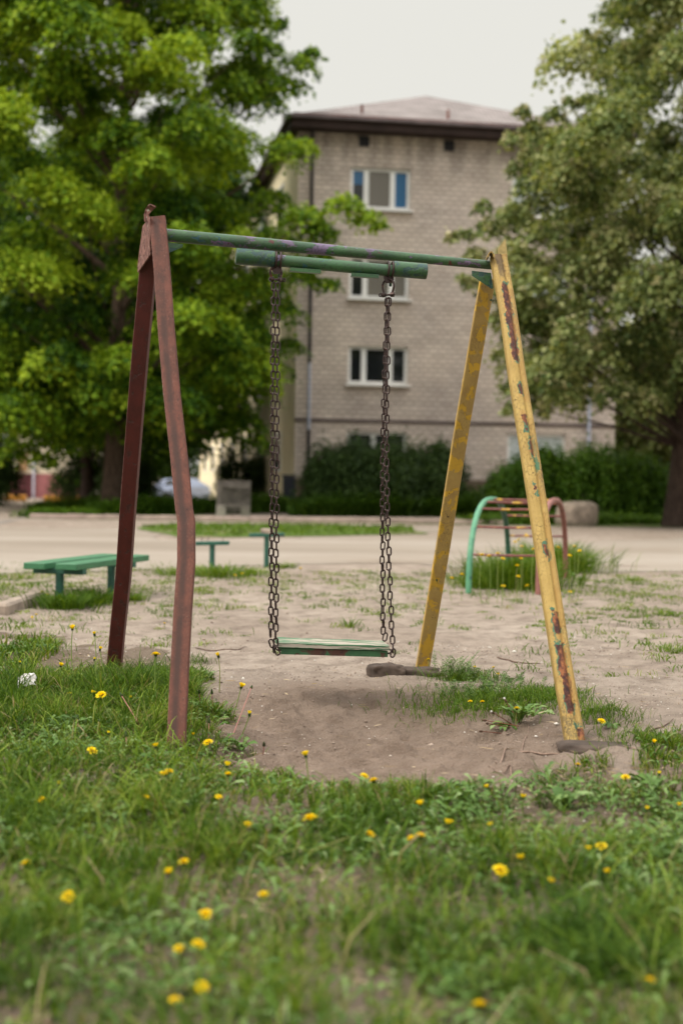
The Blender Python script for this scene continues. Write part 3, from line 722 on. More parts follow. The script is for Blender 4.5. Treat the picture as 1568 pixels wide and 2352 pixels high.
# fine grass, two zones: in the frame (dense) and to both sides (coarser)
for (x0, x1, y0, y1, dens, sd_, wk) in ((-1.75, 1.95, 2.0, 7.9, 14000, 101, 1.0), (-6, -1.75, 1.5, 9.4, 3600, 102, 1.7), (1.95, 5.5, 1.5, 7, 3600, 103, 1.7), (-1.75, 1.95, 0.4, 2.0, 2500, 104, 2.0)):
    x, y, g = scatter(x0, x1, y0, y1, dens, sd_)
    d_, px, py = lawn_density(x, y); k = keep(d_, g); x, y, px, py = x[k], y[k], px[k], py[k]; n = len(x)
    cs_ = 0.055 * wk; ix, iy = np.floor(x / cs_), np.floor(y / cs_); hh1 = np.modf(np.abs(np.sin(ix * 12.9898 + iy * 78.233) * 43758.5453))[0]; hh2 = np.modf(np.abs(np.sin(ix * 39.346 + iy * 11.135) * 24634.6345))[0]
    x = x + ((ix + .2 + .6 * hh1) * cs_ - x) * .42; y = y + ((iy + .2 + .6 * hh2) * cs_ - y) * .42
    tuft = .55 * fbm(x, y, 0.22, 3, 90) + .45 * hh1
    tall = sstep(0.48, 0.62, fbm(x, y, 0.55, 2, 93))
    # the long dark tussocks in the foreground
    tus = np.zeros(n)
    for (bx, by, rx, ry) in ((930, 2130, 110, 120), (1370, 2200, 160, 130), (60, 2230, 140, 100), (330, 2120, 120, 70), (60, 1880, 90, 70), (820, 1930, 90, 50), (330, 1590, 130, 60), (20, 1600, 60, 60)):
        tus = np.maximum(tus, np.exp(-(((px - bx) / rx) ** 2 + ((py - by) / ry) ** 2)))
    H = (0.022 + 0.050 * g.random(n) ** 1.3 + 0.060 * tall * g.random(n) + 0.095 * tus * g.random(n)) * (0.45 + 1.1 * sstep(.3, .7, tuft))
    Wd = (0.0020 + 0.0038 * g.random(n) ** 1.5) * wk; H = H * np.where(px > 470, .62 + .38 * sstep(1830, 1990, py), 1)
    rnd = np.clip(-.05 + 0.95 * fbm(x, y, 0.30, 3, 95) + g.normal(0, 0.24, n) - 0.20 * tus, 0, 1)
    dry = g.random(n) < 0.07 * (1 - tus); rnd = np.where(dry, 0.9 + 0.1 * g.random(n), np.clip(rnd, 0, .9))
    P = np.stack([x, y, zg(x, y) - 0.003], -1)
    parts.append(blades(P, H, Wd, 0.55 + 0.35 * (1 - tall), sd_ + 9, rnd=rnd))
V, Fc, A = joinm(parts)
tag(link('lawn_grass', fastmesh('lawn_grass', V, Fc, {'rnd': A}), GRASS), kind='stuff')
# broad leaves in the lawn (dandelion, clover, yarrow leaves)
parts = []
for (x0, x1, y0, y1, dens, sd_) in ((-1.75, 1.95, 2.0, 7.9, 3300, 121), (-6, -1.75, 1.5, 9.4, 1300, 122), (1.95, 5.5, 1.5, 7, 1300, 123)):
    x, y, g = scatter(x0, x1, y0, y1, dens, sd_)
    d_, px, py = lawn_density(x, y); k = keep(d_ * (0.2 + 1.3 * sstep(0.45, 0.7, fbm(x, y, 0.35, 3, 130))), g); x, y = x[k], y[k]; n = len(x)
    P = np.stack([x, y, zg(x, y)], -1); half = n // 2
    hgt = g.random(n) * 0.03; P[:, 2] += hgt
    parts.append(leaves_strip(P[:half], g.random(half) * 6.28, 0.014 + 0.020 * g.random(half), 0.008 + 0.009 * g.random(half), g.uniform(0, .9), 0.7, sd_, PROF_ROUND))
    m = n - half; parts.append(leaves_strip(P[half:], g.random(m) * 6.28, 0.035 + 0.06 * g.random(m), 0.008 + 0.011 * g.random(m), 0.55, 0.85, sd_ + 1, PROF_LOBED))
V, Fc, A = joinm(parts)
tag(link('lawn_weeds', fastmesh('lawn_weeds', V, Fc, {'rnd': A}, smooth=True), WEED), kind='stuff')
# dry straw and litter lying flat
x, y, g = scatter(-1.75, 1.95, 2.0, 7.9, 520, 111); d_, px, py = lawn_density(x, y); k = keep(d_, g); x, y, px, py = x[k], y[k], px[k], py[k]; n = len(x)
lb = blades(np.stack([x, y, zg(x, y) - .003], -1), (.08 + .12 * g.random(n)) * np.where((px > 470) & (py < 1950), .5, 1), .003 + .0035 * g.random(n), 1.0, 112, rnd=np.clip(g.normal(.62, .2, n), 0, 1))
tag(link('long_grass', fastmesh('long_grass', lb[0], lb[1], {'rnd': lb[2]}), GRASS), kind='stuff')
x, y, g = scatter(-2.2, 2.4, 2.0, 8.5, 650, 141); d_, px, py = lawn_density(x, y)
k = g.random(len(x)) < np.clip(0.05 + 0.6 * (d_ > 0) * (1.1 - np.clip(d_, 0, 1)) + 0.15 * (d_ > 0), 0, 1); x, y = x[k], y[k]; n = len(x)
P = np.stack([x, y, zg(x, y) + 0.003], -1)
v1 = leaves_strip(P, g.random(n) * 6.28, 0.02 + 0.06 * g.random(n), 0.002 + 0.005 * g.random(n) ** 2, 0.02, 0.06, 143, PROF_LONG)
tag(link('dry_litter', fastmesh('dry_litter', v1[0], v1[1], {'rnd': v1[2]}), DRYG), kind='stuff')
# sparse tufts on the sand, mid distance and beyond
def sparse(x0, x1, y0, y1, dens, seed, fn, hs, ws, nper=26, rad=0.035):
    x, y, g = scatter(x0, x1, y0, y1, dens, seed); px, py = project(np.stack([x, y, 0 * x], -1))
    k = g.random(len(x)) < fn(x, y, px, py); x, y = x[k], y[k]; n = len(x)
    sz = 0.4 + g.random(n) ** 2 * 1.3
    X = np.repeat(x, nper) + g.normal(0, 1, n * nper) * rad * np.repeat(sz, nper) * 1.6; Y = np.repeat(y, nper) + g.normal(0, 1, n * nper) * rad * np.repeat(sz, nper) * 1.6
    H = hs * (0.3 + g.random(n * nper)) * np.repeat(sz, nper); m = n * nper
    return blades(np.stack([X, Y, zg(X, Y) - .002], -1), H, ws * (0.6 + 0.8 * g.random(m)), 0.9, seed + 1, rnd=np.clip(0.35 + 0.5 * np.repeat(g.random(n), nper) + g.normal(0, .08, m), 0, .97))
def f_sand(x, y, px, py):
    d_ = 0.10 + 0.5 * sstep(0.5, 0.7, fbm(x, y, 1.3, 3, 150))
    d_ += 0.35 * ((px > 1250) & (py < 1560)) + 0.35 * ((px < 500) & (py < 1520)) + 0.25 * (py < 1400)
    d_ *= ~((px > 430) & (px < 1130) & (py > 1500) & (py < 1830))
    return np.clip(d_, 0, 1) * (py > 1300)
sp = [sparse(-7, 7, 6.6, 16.3, 30, 160, f_sand, 0.045, 0.0055, 26, 0.034),
      sparse(-2.2, 2.6, 5.6, 8.6, 26, 170, lambda x, y, px, py: 0.5 * f_sand(x, y, px, py) * (px > 1130), 0.03, 0.003, 22, 0.02),
      sparse(-9, 9, 13.0, 17.2, 16, 173, lambda x, y, px, py: 0.25 + 0.5 * (px < 700) * sstep(.45, .6, fbm(x, y, 1.5, 2, 8)), 0.04, 0.006, 22, 0.05)]
CLp = [(1130, 1612, .42, .30, 1), (1060, 1560, .20, .16, 1), (1250, 1600, .22, .22, .8), (1370, 1640, .18, .2, .7), (1480, 1700, .2, .15, .7), (455, 1522, .10, .07, .8)]
g = np.random.default_rng(190)
for (bx, by, rx, ry, dd) in CLp:
    c0 = ground(bx, by); n = int(5200 * rx * ry * 4 * dd)
    X = c0.x + g.normal(0, rx * .5, n); Y = c0.y + g.normal(0, ry * .6, n)
    sp.append(blades(np.stack([X, Y, zg(X, Y) - .002], -1), 0.03 + 0.065 * g.random(n), 0.0022 + 0.002 * g.random(n), 0.8, 191, rnd=np.clip(g.normal(.42, .18, n), 0, .97)))
V, Fc, A = joinm(sp)
tag(link('sparse_grass', fastmesh('sparse_grass', V, Fc, {'rnd': A}), GRASS), kind='stuff')
# gravel and crumbs of soil
def pebbles(name, x0, x1, y0, y1, dens, s0, s1, seed, m, fn=None):
    x, y, g = scatter(x0, x1, y0, y1, dens, seed)
    if fn is not None: k = g.random(len(x)) < fn(x, y); x, y = x[k], y[k]
    n = len(x); r_ = s0 + (s1 - s0) * g.random(n) ** 4
    O8 = np.array([(1, 0, 0), (0, 1, 0), (-1, 0, 0), (0, -1, 0), (0, 0, 1), (0, 0, -1)], float)
    T = np.array([[0, 1, 4], [1, 2, 4], [2, 3, 4], [3, 0, 4], [1, 0, 5], [2, 1, 5], [3, 2, 5], [0, 3, 5]])
    an = g.random(n) * 6.28; J = 1 + g.uniform(-.35, .35, (n, 6, 3)); Q = O8[None] * J * r_[:, None, None]
    Q[:, :, 2] *= 0.6; ca, sa = np.cos(an)[:, None], np.sin(an)[:, None]
    X = Q[:, :, 0] * ca - Q[:, :, 1] * sa + x[:, None]; Y = Q[:, :, 0] * sa + Q[:, :, 1] * ca + y[:, None]; Z = Q[:, :, 2] + (zg(x, y) + r_ * .25)[:, None]
    V = np.stack([X, Y, Z], -1).reshape(-1, 3); Fc = (np.arange(n)[:, None, None] * 6 + T[None]).reshape(-1, 3)
    tag(link(name, fastmesh(name, V, Fc, {'rnd': np.repeat(g.random(n), 6)}, smooth=True), m), kind='stuff')
M = Mat('gravel_stone'); c = M.ramp(M.attr('rnd'), [(0.0, (0.14, 0.10, 0.08)), (0.5, (0.30, 0.225, 0.175)), (0.85, (0.42, 0.35, 0.29)), (1.0, (0.68, 0.64, 0.58))]); GRAV = M.fin(c, 0.9, 0, 0.2)
pebbles('gravel', -2.4, 2.6, 4.6, 9.5, 1500, 0.0012, 0.008, 200, GRAV, lambda x, y: 0.15 + 0.85 * sstep(.4, .6, fbm(x, y, .5, 3, 201)))
pebbles('scattered_stones', -6, 6, 5.2, 15, 7, 0.004, 0.018, 203, GRAV)
# ------------------------------------------------------------------ dandelions: each flower a thing
YEL = m_leaf('dandelion_petals', [(0.0, (0.74, 0.44, 0.003)), (0.5, (0.86, 0.64, 0.006)), (1.0, (0.93, 0.78, 0.02))], 0.25, 0.6, tcol=(1, .9, .5))
STEM = m_leaf('flower_stem', [(0.0, (0.17, 0.24, 0.06)), (0.6, (0.27, 0.33, 0.10)), (1.0, (0.26, 0.13, 0.08))], 0.15, 0.5)
CALYX = m_leaf('flower_calyx', [(0.0, (0.035, 0.055, 0.015)), (1.0, (0.09, 0.13, 0.04))], 0.1, 0.6)
FLUFF = m_plain('seed_fluff', (0.62, 0.60, 0.55), 0.9, 0.1, 60)
def petals_mesh(kind, seed):
    """kind 0: open flower, 1: half open cup, 2: nearly closed brush"""
    g = np.random.default_rng(seed); op = (1.25, 0.62, 0.28)[kind]; n = (110, 80, 55)[kind]; L = (0.0165, 0.0170, 0.016)[kind]
    V = []; Fc = []; A = []
    for i in range(n):
        az = g.random() * 6.283; q = math.sqrt(g.random()); th = op * q + g.normal(0, .06); l = L * (0.75 + 0.25 * q)
        d_ = Vector((math.cos(az) * math.sin(th), math.sin(az) * math.sin(th), math.cos(th))); t_ = Vector((-math.sin(az), math.cos(az), 0))
        b = Vector((math.cos(az), math.sin(az), 0)) * 0.003 * q; w = 0.0012
        p1 = b + d_ * l * .55; p2 = b + d_ * l + Vector((0, 0, -0.003 * (op > 1) * q))
        k = len(V); V += [b - t_ * w * .5, b + t_ * w * .5, p1 + t_ * w, p1 - t_ * w, p2 + t_ * w * .8, p2 - t_ * w * .8]
        Fc += [(k, k + 1, k + 2, k + 3), (k + 3, k + 2, k + 4, k + 5)]; A += [float(np.clip(0.3 + .5 * q + g.normal(0, .12), 0, 1))] * 6
    s_ = MB(); s_.add(V, Fc, rnd=A); return s_.mesh('flower_head')
def calyx_mesh(kind):
    s_ = MB(); pr = ((0.0, -0.002), (0.0042, -0.001), (0.0052, 0.004), (0.0050, 0.009), (0.0042, 0.011)) if kind else ((0, -.002), (.005, -.001), (.0068, .003), (.0072, .006))
    s_.tube([Vector((0, 0, z)) for r_, z in pr], [max(r_, .0004) for r_, z in pr], 10)
    for k in range(9):
        a = k * .7; d_ = Vector((math.cos(a), math.sin(a), 0)); t_ = Vector((-math.sin(a), math.cos(a), 0))
        s_.add([d_ * .004 - t_ * .0012, d_ * .004 + t_ * .0012, d_ * .009 + Vector((0, 0, -.006))], [(0, 1, 2)])
    return s_.mesh('calyx')
PET = [[petals_mesh(k, 300 + 10 * k + j) for j in range(3)] for k in range(3)]; CAL = [calyx_mesh(k) for k in range(3)]
for r_ in PET:
    for me in r_: me.materials.append(YEL)
for me in CAL: me.materials.append(CALYX)
# (head x, head y, height, kind, size, base dx, label)
DL = [
 (167, 1445, .30, 1, 1.15, 8, 'tallest yellow dandelion of the pair on the sand edge by the dark red leg'),
 (218, 1459, .28, 2, 1.0, 0, 'tall half shut dandelion just beside the dark red rear leg'),
 (230, 1493, .24, 2, .9, 30, 'leaning thin dandelion whose stem runs down to the right near the dark red leg'),
 (217, 1516, .20, 2, .7, 6, 'small closing dandelion bud under the leaning one near the dark red leg'),
 (140, 1530, .14, 1, .9, 0, 'short stemmed dandelion in the grass left of the tall thin pair'),
 (47, 1524, .12, 2, .7, 0, 'small dark dandelion bud above the white litter'),
 (82, 1560, .08, 2, .8, 0, 'little dandelion head just right of the white litter'),
 (358, 1505, .235, 0, 1.35, 4, 'large dandelion on a thick stem just left of the bent red leg'),
 (502, 1508, .21, 2, 1.1, 2, 'straight tall dandelion on the sand edge just right of the bent red leg'),
 (554, 1579, .17, 1, 1.15, -22, 'dandelion leaning over the edge of the bare hollow on an orange stem'),
 (573, 1643, .11, 2, 1.15, -24, 'dandelion on a curved stem at the edge of the bare hollow'),
 (233, 1598, .16, 0, 1.4, 42, 'bright dandelion on a slanting stem below the dark red leg'),
 (213, 1593, .10, 1, .9, 4, 'smaller dandelion tucked behind the bright slanting one'),
 (162, 1597, .07, 1, .9, 0, 'low dandelion in the grass to the right of the white litter'),
 (302, 1604, .09, 2, .7, 0, 'faded dandelion bud between the two red legs'),
 (478, 1707, .08, 0, 1.35, 0, 'wide open dandelion in the grass to the right of the bent red leg foot'),
 (358, 1717, .07, 1, 1.05, 0, 'dandelion just left of the bent red leg foot'),
 (249, 1687, .07, 2, .8, 0, 'tiny dandelion in the grass between the slanting one and the leg foot'),
 (212, 1726, .06, 0, 1.4, 0, 'open dandelion tilted sideways in the left lawn'),
 (376, 1779, .06, 0, 1.15, 0, 'left flower of the touching dandelion pair below the bent red leg'),
 (389, 1774, .065, 0, 1.15, 0, 'right flower of the touching dandelion pair below the bent red leg'),
 (521, 1761, .08, 1, 1.1, 0, 'pale faded dandelion standing above a bright one near the hollow'),
 (524, 1780, .06, 0, 1.1, 0, 'bright dandelion under the pale faded one near the hollow'),
 (443, 1690, .06, 2, .8, 0, 'brownish dandelion bud beside the bent red leg foot'),
 (97, 1838, .06, 0, 1.0, 0, 'blurred dandelion in the lawn near the left picture edge, upper of two'),
 (138, 1803, .06, 2, .8, 0, 'tiny dandelion bud in the left lawn above the blurred flower'),
 (336, 1836, .06, 1, .75, 0, 'small blurred dandelion in the lawn under the touching pair'),
 (502, 1832, .06, 0, .85, 0, 'small round dandelion in the lawn under the bright one near the hollow'),
 (702, 1737, .11, 1, 1.15, 8, 'dandelion on a curved stem standing against the bare hollow'),
 (836, 1784, .06, 0, 1.1, 0, 'left flower of the close pair at the near rim of the hollow'),
 (858, 1795, .055, 0, 1.3, 0, 'right larger flower of the close pair at the near rim of the hollow'),
 (965, 1850, .05, 1, 1.0, 0, 'lone small dandelion in the lawn right of the close pair'),
 (712, 1882, .055, 0, 1.6, 0, 'broad flat dandelion in the middle of the lawn under the swing'),
 (568, 1902, .055, 1, 1.15, 0, 'dandelion in the lawn left of the broad flat one'),
 (848, 1918, .05, 0, 1.2, 0, 'dandelion in the lawn left of the large double clump'),
 (945, 1930, .05, 0, 1.35, 0, 'left flower of the large double clump in the middle lawn'),
 (965, 1923, .055, 0, 1.35, 0, 'right flower of the large double clump in the middle lawn'),
 (1028, 1895, .055, 1, 1.15, 0, 'dandelion in the lawn just right of the large double clump'),
 (1127, 1898, .05, 1, .85, 0, 'small pale dandelion in the lawn below the yellow frame side'),
 (1118, 1810, .05, 1, .7, 0, 'tiny dandelion at the lawn edge below the curved root'),
 (1200, 1833, .05, 1, .85, 0, 'small dandelion at the lawn edge left of the yellow leg foot line'),
 (1326, 1757, .05, 0, .8, 0, 'dandelion on bare sand directly below the yellow leg foot'),
 (1435, 1787, .06, 0, 1.1, 0, 'dandelion in the leafy patch to the right of the yellow leg foot'),
 (1513, 1780, .05, 2, .8, 0, 'little dandelion in the leafy patch near the right picture edge'),
 (1560, 1852, .05, 1, .8, 0, 'dandelion cut by the right picture edge'),
 (1485, 1862, .05, 2, .8, 0, 'dull orange dandelion in the right lawn'),
 (1380, 1946, .05, 0, 1.2, 0, 'bright dandelion beside the bare patch in the right lawn'),
 (1350, 1955, .045, 1, .9, 0, 'smaller dandelion touching the bright one beside the bare patch'),
 (1148, 2001, .07, 0, 1.4, 0, 'biggest open dandelion in the right foreground lawn'),
 (1195, 1975, .055, 1, .9, 0, 'small dandelion above and right of the biggest one'),
 (1262, 2029, .05, 1, .9, 0, 'orange tinted dandelion right of the biggest one'),
 (1395, 2006, .05, 1, .75, 0, 'small yellow dot of a dandelion in the lawn below the bright one'),
 (60, 1985, .05, 0, 1.1, 0, 'blurred dandelion in the lawn at the left edge, lower of two'),
 (152, 2073, .05, 0, 1.15, 0, 'lower flower of the stacked pair in the left foreground'),
 (158, 2060, .065, 0, 1.1, 0, 'upper flower of the stacked pair in the left foreground'),
 (422, 1981, .05, 0, 1.05, 0, 'blurred dandelion in the left middle lawn, upper of two'),
 (388, 2008, .05, 1, .95, 0, 'blurred dandelion in the left middle lawn, lower of two'),
 (605, 2056, .05, 0, .95, 0, 'blurred dandelion alone in the centre foreground'),
 (472, 2102, .05, 0, 1.15, 0, 'blurred dandelion right of the stacked pair'),
 (455, 2171, .05, 0, 1.05, 0, 'paler larger flower of the low pair in the left foreground'),
 (412, 2181, .045, 0, .9, 0, 'smaller flower of the low pair in the left foreground'),
 (463, 2268, .05, 0, .95, 0, 'upper flower of the lowest pair in the left foreground'),
 (402, 2300, .045, 0, .9, 0, 'lower flower of the lowest pair in the left foreground'),
 (1100, 2313, .05, 0, 1.25, 0, 'very blurred dandelion closest to the bottom picture edge'),
 (1492, 2255, .05, 0, .95, 0, 'orange blurred dandelion in the right bottom corner'),
 (1380, 1658, .06, 0, 1.25, 0, 'dandelion lying beside the foot of the yellow front leg'),
 (1500, 1706, .05, 1, .8, 0, 'dandelion on the sand right of the yellow front leg'),
 (1186, 1629, .09, 0, 1.1, 0, 'dandelion in the weed rosette left of the yellow front leg'),
 (1079, 1612, .05, 0, .8, 0, 'left one of two dandelions low on the weedy mound'),
 (1107, 1613, .05, 0, .9, 0, 'right one of two dandelions low on the weedy mound'),
 (1090, 1532, .07, 0, .6, 0, 'small dandelion on top of the weedy mound, left'),
 (1133, 1533, .06, 0, .7, 0, 'small dandelion on top of the weedy mound, middle'),
 (1143, 1548, .05, 0, .7, 0, 'small dandelion on the weedy mound just under the middle one'),
 (983, 1515, .09, 0, .75, 0, 'dandelion right at the foot of the ochre rear leg'),
 (690, 1306, .12, 0, 1.1, 0, 'blurred dandelion by the road beyond the left chain'),
 (540, 1322, .10, 0, 1.0, 0, 'left one of the blurred dandelions by the small post seat'),
 (556, 1318, .10, 0, 1.1, 0, 'right one of the blurred dandelions by the small post seat'),
 (110, 1367, .08, 0, 1.2, 0, 'dandelion beneath the green bench, beside its near post'),
 (97, 1360, .10, 0, .9, 0, 'dandelion at the left of the green bench post'),
 (75, 1418, .05, 0, .8, 0, 'dandelion beside the broken kerb stone, left of two'),
 (84, 1412, .05, 0, .8, 0, 'dandelion beside the broken kerb stone, right of two'),
 (378, 1432, .03, 0, .8, 0, 'dandelion on bare sand between the two red legs'),
]
def stem_mesh(a, b, r_, bend):
    a, b = Vector(a), Vector(b); s_ = MB(); pts = []
    for k in range(8):
        t = k / 7; q = a.lerp(b, t); q += Vector((bend * math.sin(t * math.pi), 0, 0)); pts.append(q)
    s_.tube(pts, [r_ * (1.15 - .3 * k / 7) for k in range(8)], 6); me = s_.mesh('stem')
    t_ = me.attributes.new('rnd', 'FLOAT', 'POINT'); t_.data.foreach_set('value', np.full(len(me.vertices), random.random() * .8, np.float32)); return me
def dandelion(hx, hy, h, kind, size, dx, label, group='dandelions flowering in the grass'):
    hw = on_z(hx, hy, h)
    for _ in range(5): hw = on_z(hx, hy, h + G(hw.x, hw.y))
    kpx = (hw - CAMP).length / F
    bx = hw.x + dx * kpx; by = hw.y + random.uniform(-.01, .02); base = Vector((bx, by, G(bx, by) - .003))
    o = tag(empty('dandelion', base), label, 'flower', group)
    link('stem', stem_mesh(base, hw, 0.0021 + .0004 * size, 0.006 * random.uniform(-1, 1) * h / .1), STEM, o)
    size *= (1, 1.22, 1.3)[kind]; tilt = Matrix.Rotation(random.uniform(-.45, .45), 4, 'X') @ Matrix.Rotation(random.uniform(-.35, .35), 4, 'Y')
    if h < .12: size *= .88; tilt = Matrix.Rotation(random.uniform(-.15, .25), 4, 'X') @ tilt
    fh = bpy.data.objects.new('flower_head', PET[kind][random.randrange(3)]); C.objects.link(fh); fh.parent = o
    fh.matrix_parent_inverse = Matrix.Translation(-base); fh.matrix_basis = Matrix.Translation(hw) @ tilt @ Matrix.Rotation(random.random() * 6, 4, 'Z') @ Matrix.Scale(size, 4)
    ca = bpy.data.objects.new('calyx', CAL[kind]); C.objects.link(ca); ca.parent = fh; ca.matrix_basis = Matrix.Translation((0, 0, -0.002))
    return o
for q in DL: dandelion(*q)
ORD = 'leftmost|second from the left|third from the left|fourth from the left|fifth from the left|sixth from the left|seventh from the left|eighth from the left|ninth from the left|tenth from the left|eleventh from the left|tenth from the right|ninth from the right|eighth from the right|seventh from the right|sixth from the right|fifth from the right|fourth from the right|third from the right|second from the right|rightmost'.split('|')
AF = sorted([(1122, 1278), (1107, 1275), (1183, 1245), (1197, 1256), (1190, 1240), (1208, 1229), (1154, 1284), (1143, 1272), (1195, 1284), (1187, 1300), (1189, 1325), (1210, 1346), (1155, 1347), (1280, 1258), (1307, 1277), (1318, 1256), (1308, 1360), (1060, 1320), (1037, 1329), (1330, 1266), (1225, 1262)])
for (x, y), od in zip(AF, ORD):
    dandelion(x, y, max(0.03, min(.44, (1378 - y) / 235)), 0, 1.25, 0, od + ' of the blurred yellow flowers around the climbing arch', 'yellow flowers around the climbing arch')

# ------------------------------------------------------------------ weeds that stand alone
def weed_thing(name, label, cat, parts_, m, base, part='leaves', group=None):
    V, Fc, A = joinm(parts_); V = V - np.array(base)
    o = tag(link(name, fastmesh(name, V, Fc, {'rnd': A}, smooth=False), m), label, cat, group); o.location = base; return o
def tuft_thing(px, py, n, rad, H, W_, lean, seed, name, label, cat='grass tuft', c0=0.45, flat=1.0, rank=None):
    g = np.random.default_rng(seed); c_ = ground(px, py)
    X = c_.x + g.normal(0, rad, n); Y = c_.y + g.normal(0, rad * flat, n); P = np.stack([X, Y, zg(X, Y) - .004], -1)
    az = np.arctan2(Y - c_.y, X - c_.x) + g.normal(0, .7, n)
    pt = blades(P, H * (0.35 + .65 * g.random(n)), W_ * (.6 + .8 * g.random(n)), lean, seed, az=az, rnd=np.clip(g.normal(c0, .15, n), 0, .97))
    return weed_thing(name, label, cat, [pt], GRASS, (c_.x, c_.y, G(c_.x, c_.y)), group=None)
tuft_thing(805, 1440, 60, .035, .12, .0045, 1.0, 401, 'grass_tuft', 'small grass tuft alone on the sand behind the swing seat')
tuft_thing(150, 1398, 700, .11, .22, .006, .8, 402, 'grass_clump', 'large tall grass clump growing around the near post of the green bench', c0=.35)
tuft_thing(215, 1385, 600, .12, .22, .006, .8, 403, 'grass_clump', 'tall grass clump between the two posts of the green bench', c0=.35)
tuft_thing(310, 1380, 160, .05, .13, .006, .9, 404, 'grass_tuft', 'bright grass tuft on the sand just right of the dark red leg', c0=.6)
tuft_thing(505, 1325, 380, .16, .22, .008, .8, 405, 'grass_clump', 'weedy grass clump around the small green post seat', c0=.55)
tuft_thing(420, 1322, 260, .18, .16, .008, .8, 406, 'grass_clump', 'grass clump by the road behind the bent red leg', c0=.55)
tuft_thing(575, 1322, 180, .14, .15, .008, .8, 407, 'grass_clump', 'low grass clump by the road right of the small post seat', c0=.6)
tuft_thing(650, 1305, 160, .07, .12, .008, .8, 408, 'grass_clump', 'thin grass clump behind the left pair of chains', c0=.6)
tuft_thing(1180, 1345, 2300, .22, .46, .007, .7, 409, 'weed_clump', 'tall weedy clump inside the legs of the climbing arch', 'weeds', c0=.48, flat=1.6)
tuft_thing(1275, 1310, 2000, .22, .48, .008, .8, 410, 'weed_clump', 'bushy weed clump behind the yellow front leg beside the red arch', 'weeds', c0=.5, flat=1.5)
tuft_thing(1110, 1350, 500, .12, .20, .006, .8, 414, 'weed_clump', 'low weeds at the foot of the green arch tube', 'weeds', c0=.5)
tuft_thing(1456, 1335, 160, .07, .09, .006, .9, 411, 'grass_tuft', 'grass tuft with a yellow flower far out on the sand to the right', c0=.6)
tuft_thing(1545, 1500, 150, .05, .08, .005, .9, 412, 'grass_tuft', 'grass tuft at the right picture edge on the sand', c0=.6)
tuft_thing(1530, 1415, 160, .07, .08, .005, .9, 413, 'grass_tuft', 'flat grass tuft at the right picture edge further back', c0=.55)
def rosette(px, py, n, L, W_, seed, label, rise=.8, cols=None, name='leafy_weed', prof=PROF_LOBED):
    g = np.random.default_rng(seed); c_ = ground(px, py); P = np.repeat([[c_.x, c_.y, G(c_.x, c_.y)]], n, 0) + g.normal(0, .012, (n, 3)) * [1, 1, 0]
    pt = leaves_strip(P, g.random(n) * 6.28, L * (.6 + .6 * g.random(n)), W_ * (.7 + .6 * g.random(n)), .6, rise, seed, prof)
    return weed_thing(name, label, 'weed', [pt], WEED, (c_.x, c_.y, G(c_.x, c_.y)))
rosette(1190, 1655, 22, .15, .030, 421, 'dandelion rosette with broad upright leaves left of the yellow leg foot', 1.1)
rosette(1160, 1675, 14, .10, .024, 422, 'low dandelion rosette lying on the sand beneath the upright one', .6)
rosette(1225, 1640, 16, .11, .022, 423, 'leafy rosette between the upright one and the yellow leg', .8)
rosette(555, 1735, 14, .11, .024, 424, 'leafy rosette at the rim of the hollow right of the bent red leg', .8)
rosette(1290, 1860, 16, .11, .035, 425, 'broad smooth leaved plantain in the right lawn', 1.0, prof=PROF_ROUND)
rosette(1500, 1820, 22, .12, .026, 426, 'bushy dandelion leaves near the right picture edge', .9)
rosette(1400, 1670, 12, .08, .02, 427, 'small rosette beside the flower at the yellow leg foot', .7)
rosette(1330, 1345, 14, .20, .05, 428, 'leafy weed at the outer side of the red arch', 1.2)
# feathery yarrow-like mound by the rear leg
def feathery(px, py, n, rad, H, seed, label):
    g = np.random.default_rng(seed); c_ = ground(px, py); ps = []
    for i in range(n):
        x, y = c_.x + g.normal(0, rad), c_.y + g.normal(0, rad * .8); z = G(x, y); az = g.random() * 6.28; h = H * (.4 + .6 * g.random()); k = 12
        t = np.linspace(.15, 1, k); ln = .5
        Px = np.stack([x + np.cos(az) * ln * h * t, y + np.sin(az) * ln * h * t, z + h * (t - .35 * t * t) * 1.3], -1)
        ps.append(leaves_strip(np.repeat(Px, 2, 0), np.tile([az + 1.2, az - 1.2], k) + g.normal(0, .2, 2 * k), (.018 + .012 * g.random(2 * k)) * np.repeat(1.2 - .7 * t, 2), np.full(2 * k, .006), .2, .5, seed + i, PROF_LONG))
        ps.append(leaves_strip(np.array([[x, y, z]]), np.array([az]), np.array([h * .9]), np.array([.003]), .35, 1.2, seed + i, PROF_LONG))
    return weed_thing('feathery_weed', label, 'weed', ps, WEED, (c_.x, c_.y, G(c_.x, c_.y)))
feathery(1045, 1560, 34, .07, .17, 431, 'feathery tall weed just right of the ochre rear leg foot')
feathery(1095, 1600, 46, .11, .11, 432, 'spreading feathery weed in front of the tall one on the mound')
feathery(1170, 1575, 34, .11, .08, 433, 'low feathery weed in the middle of the mound')
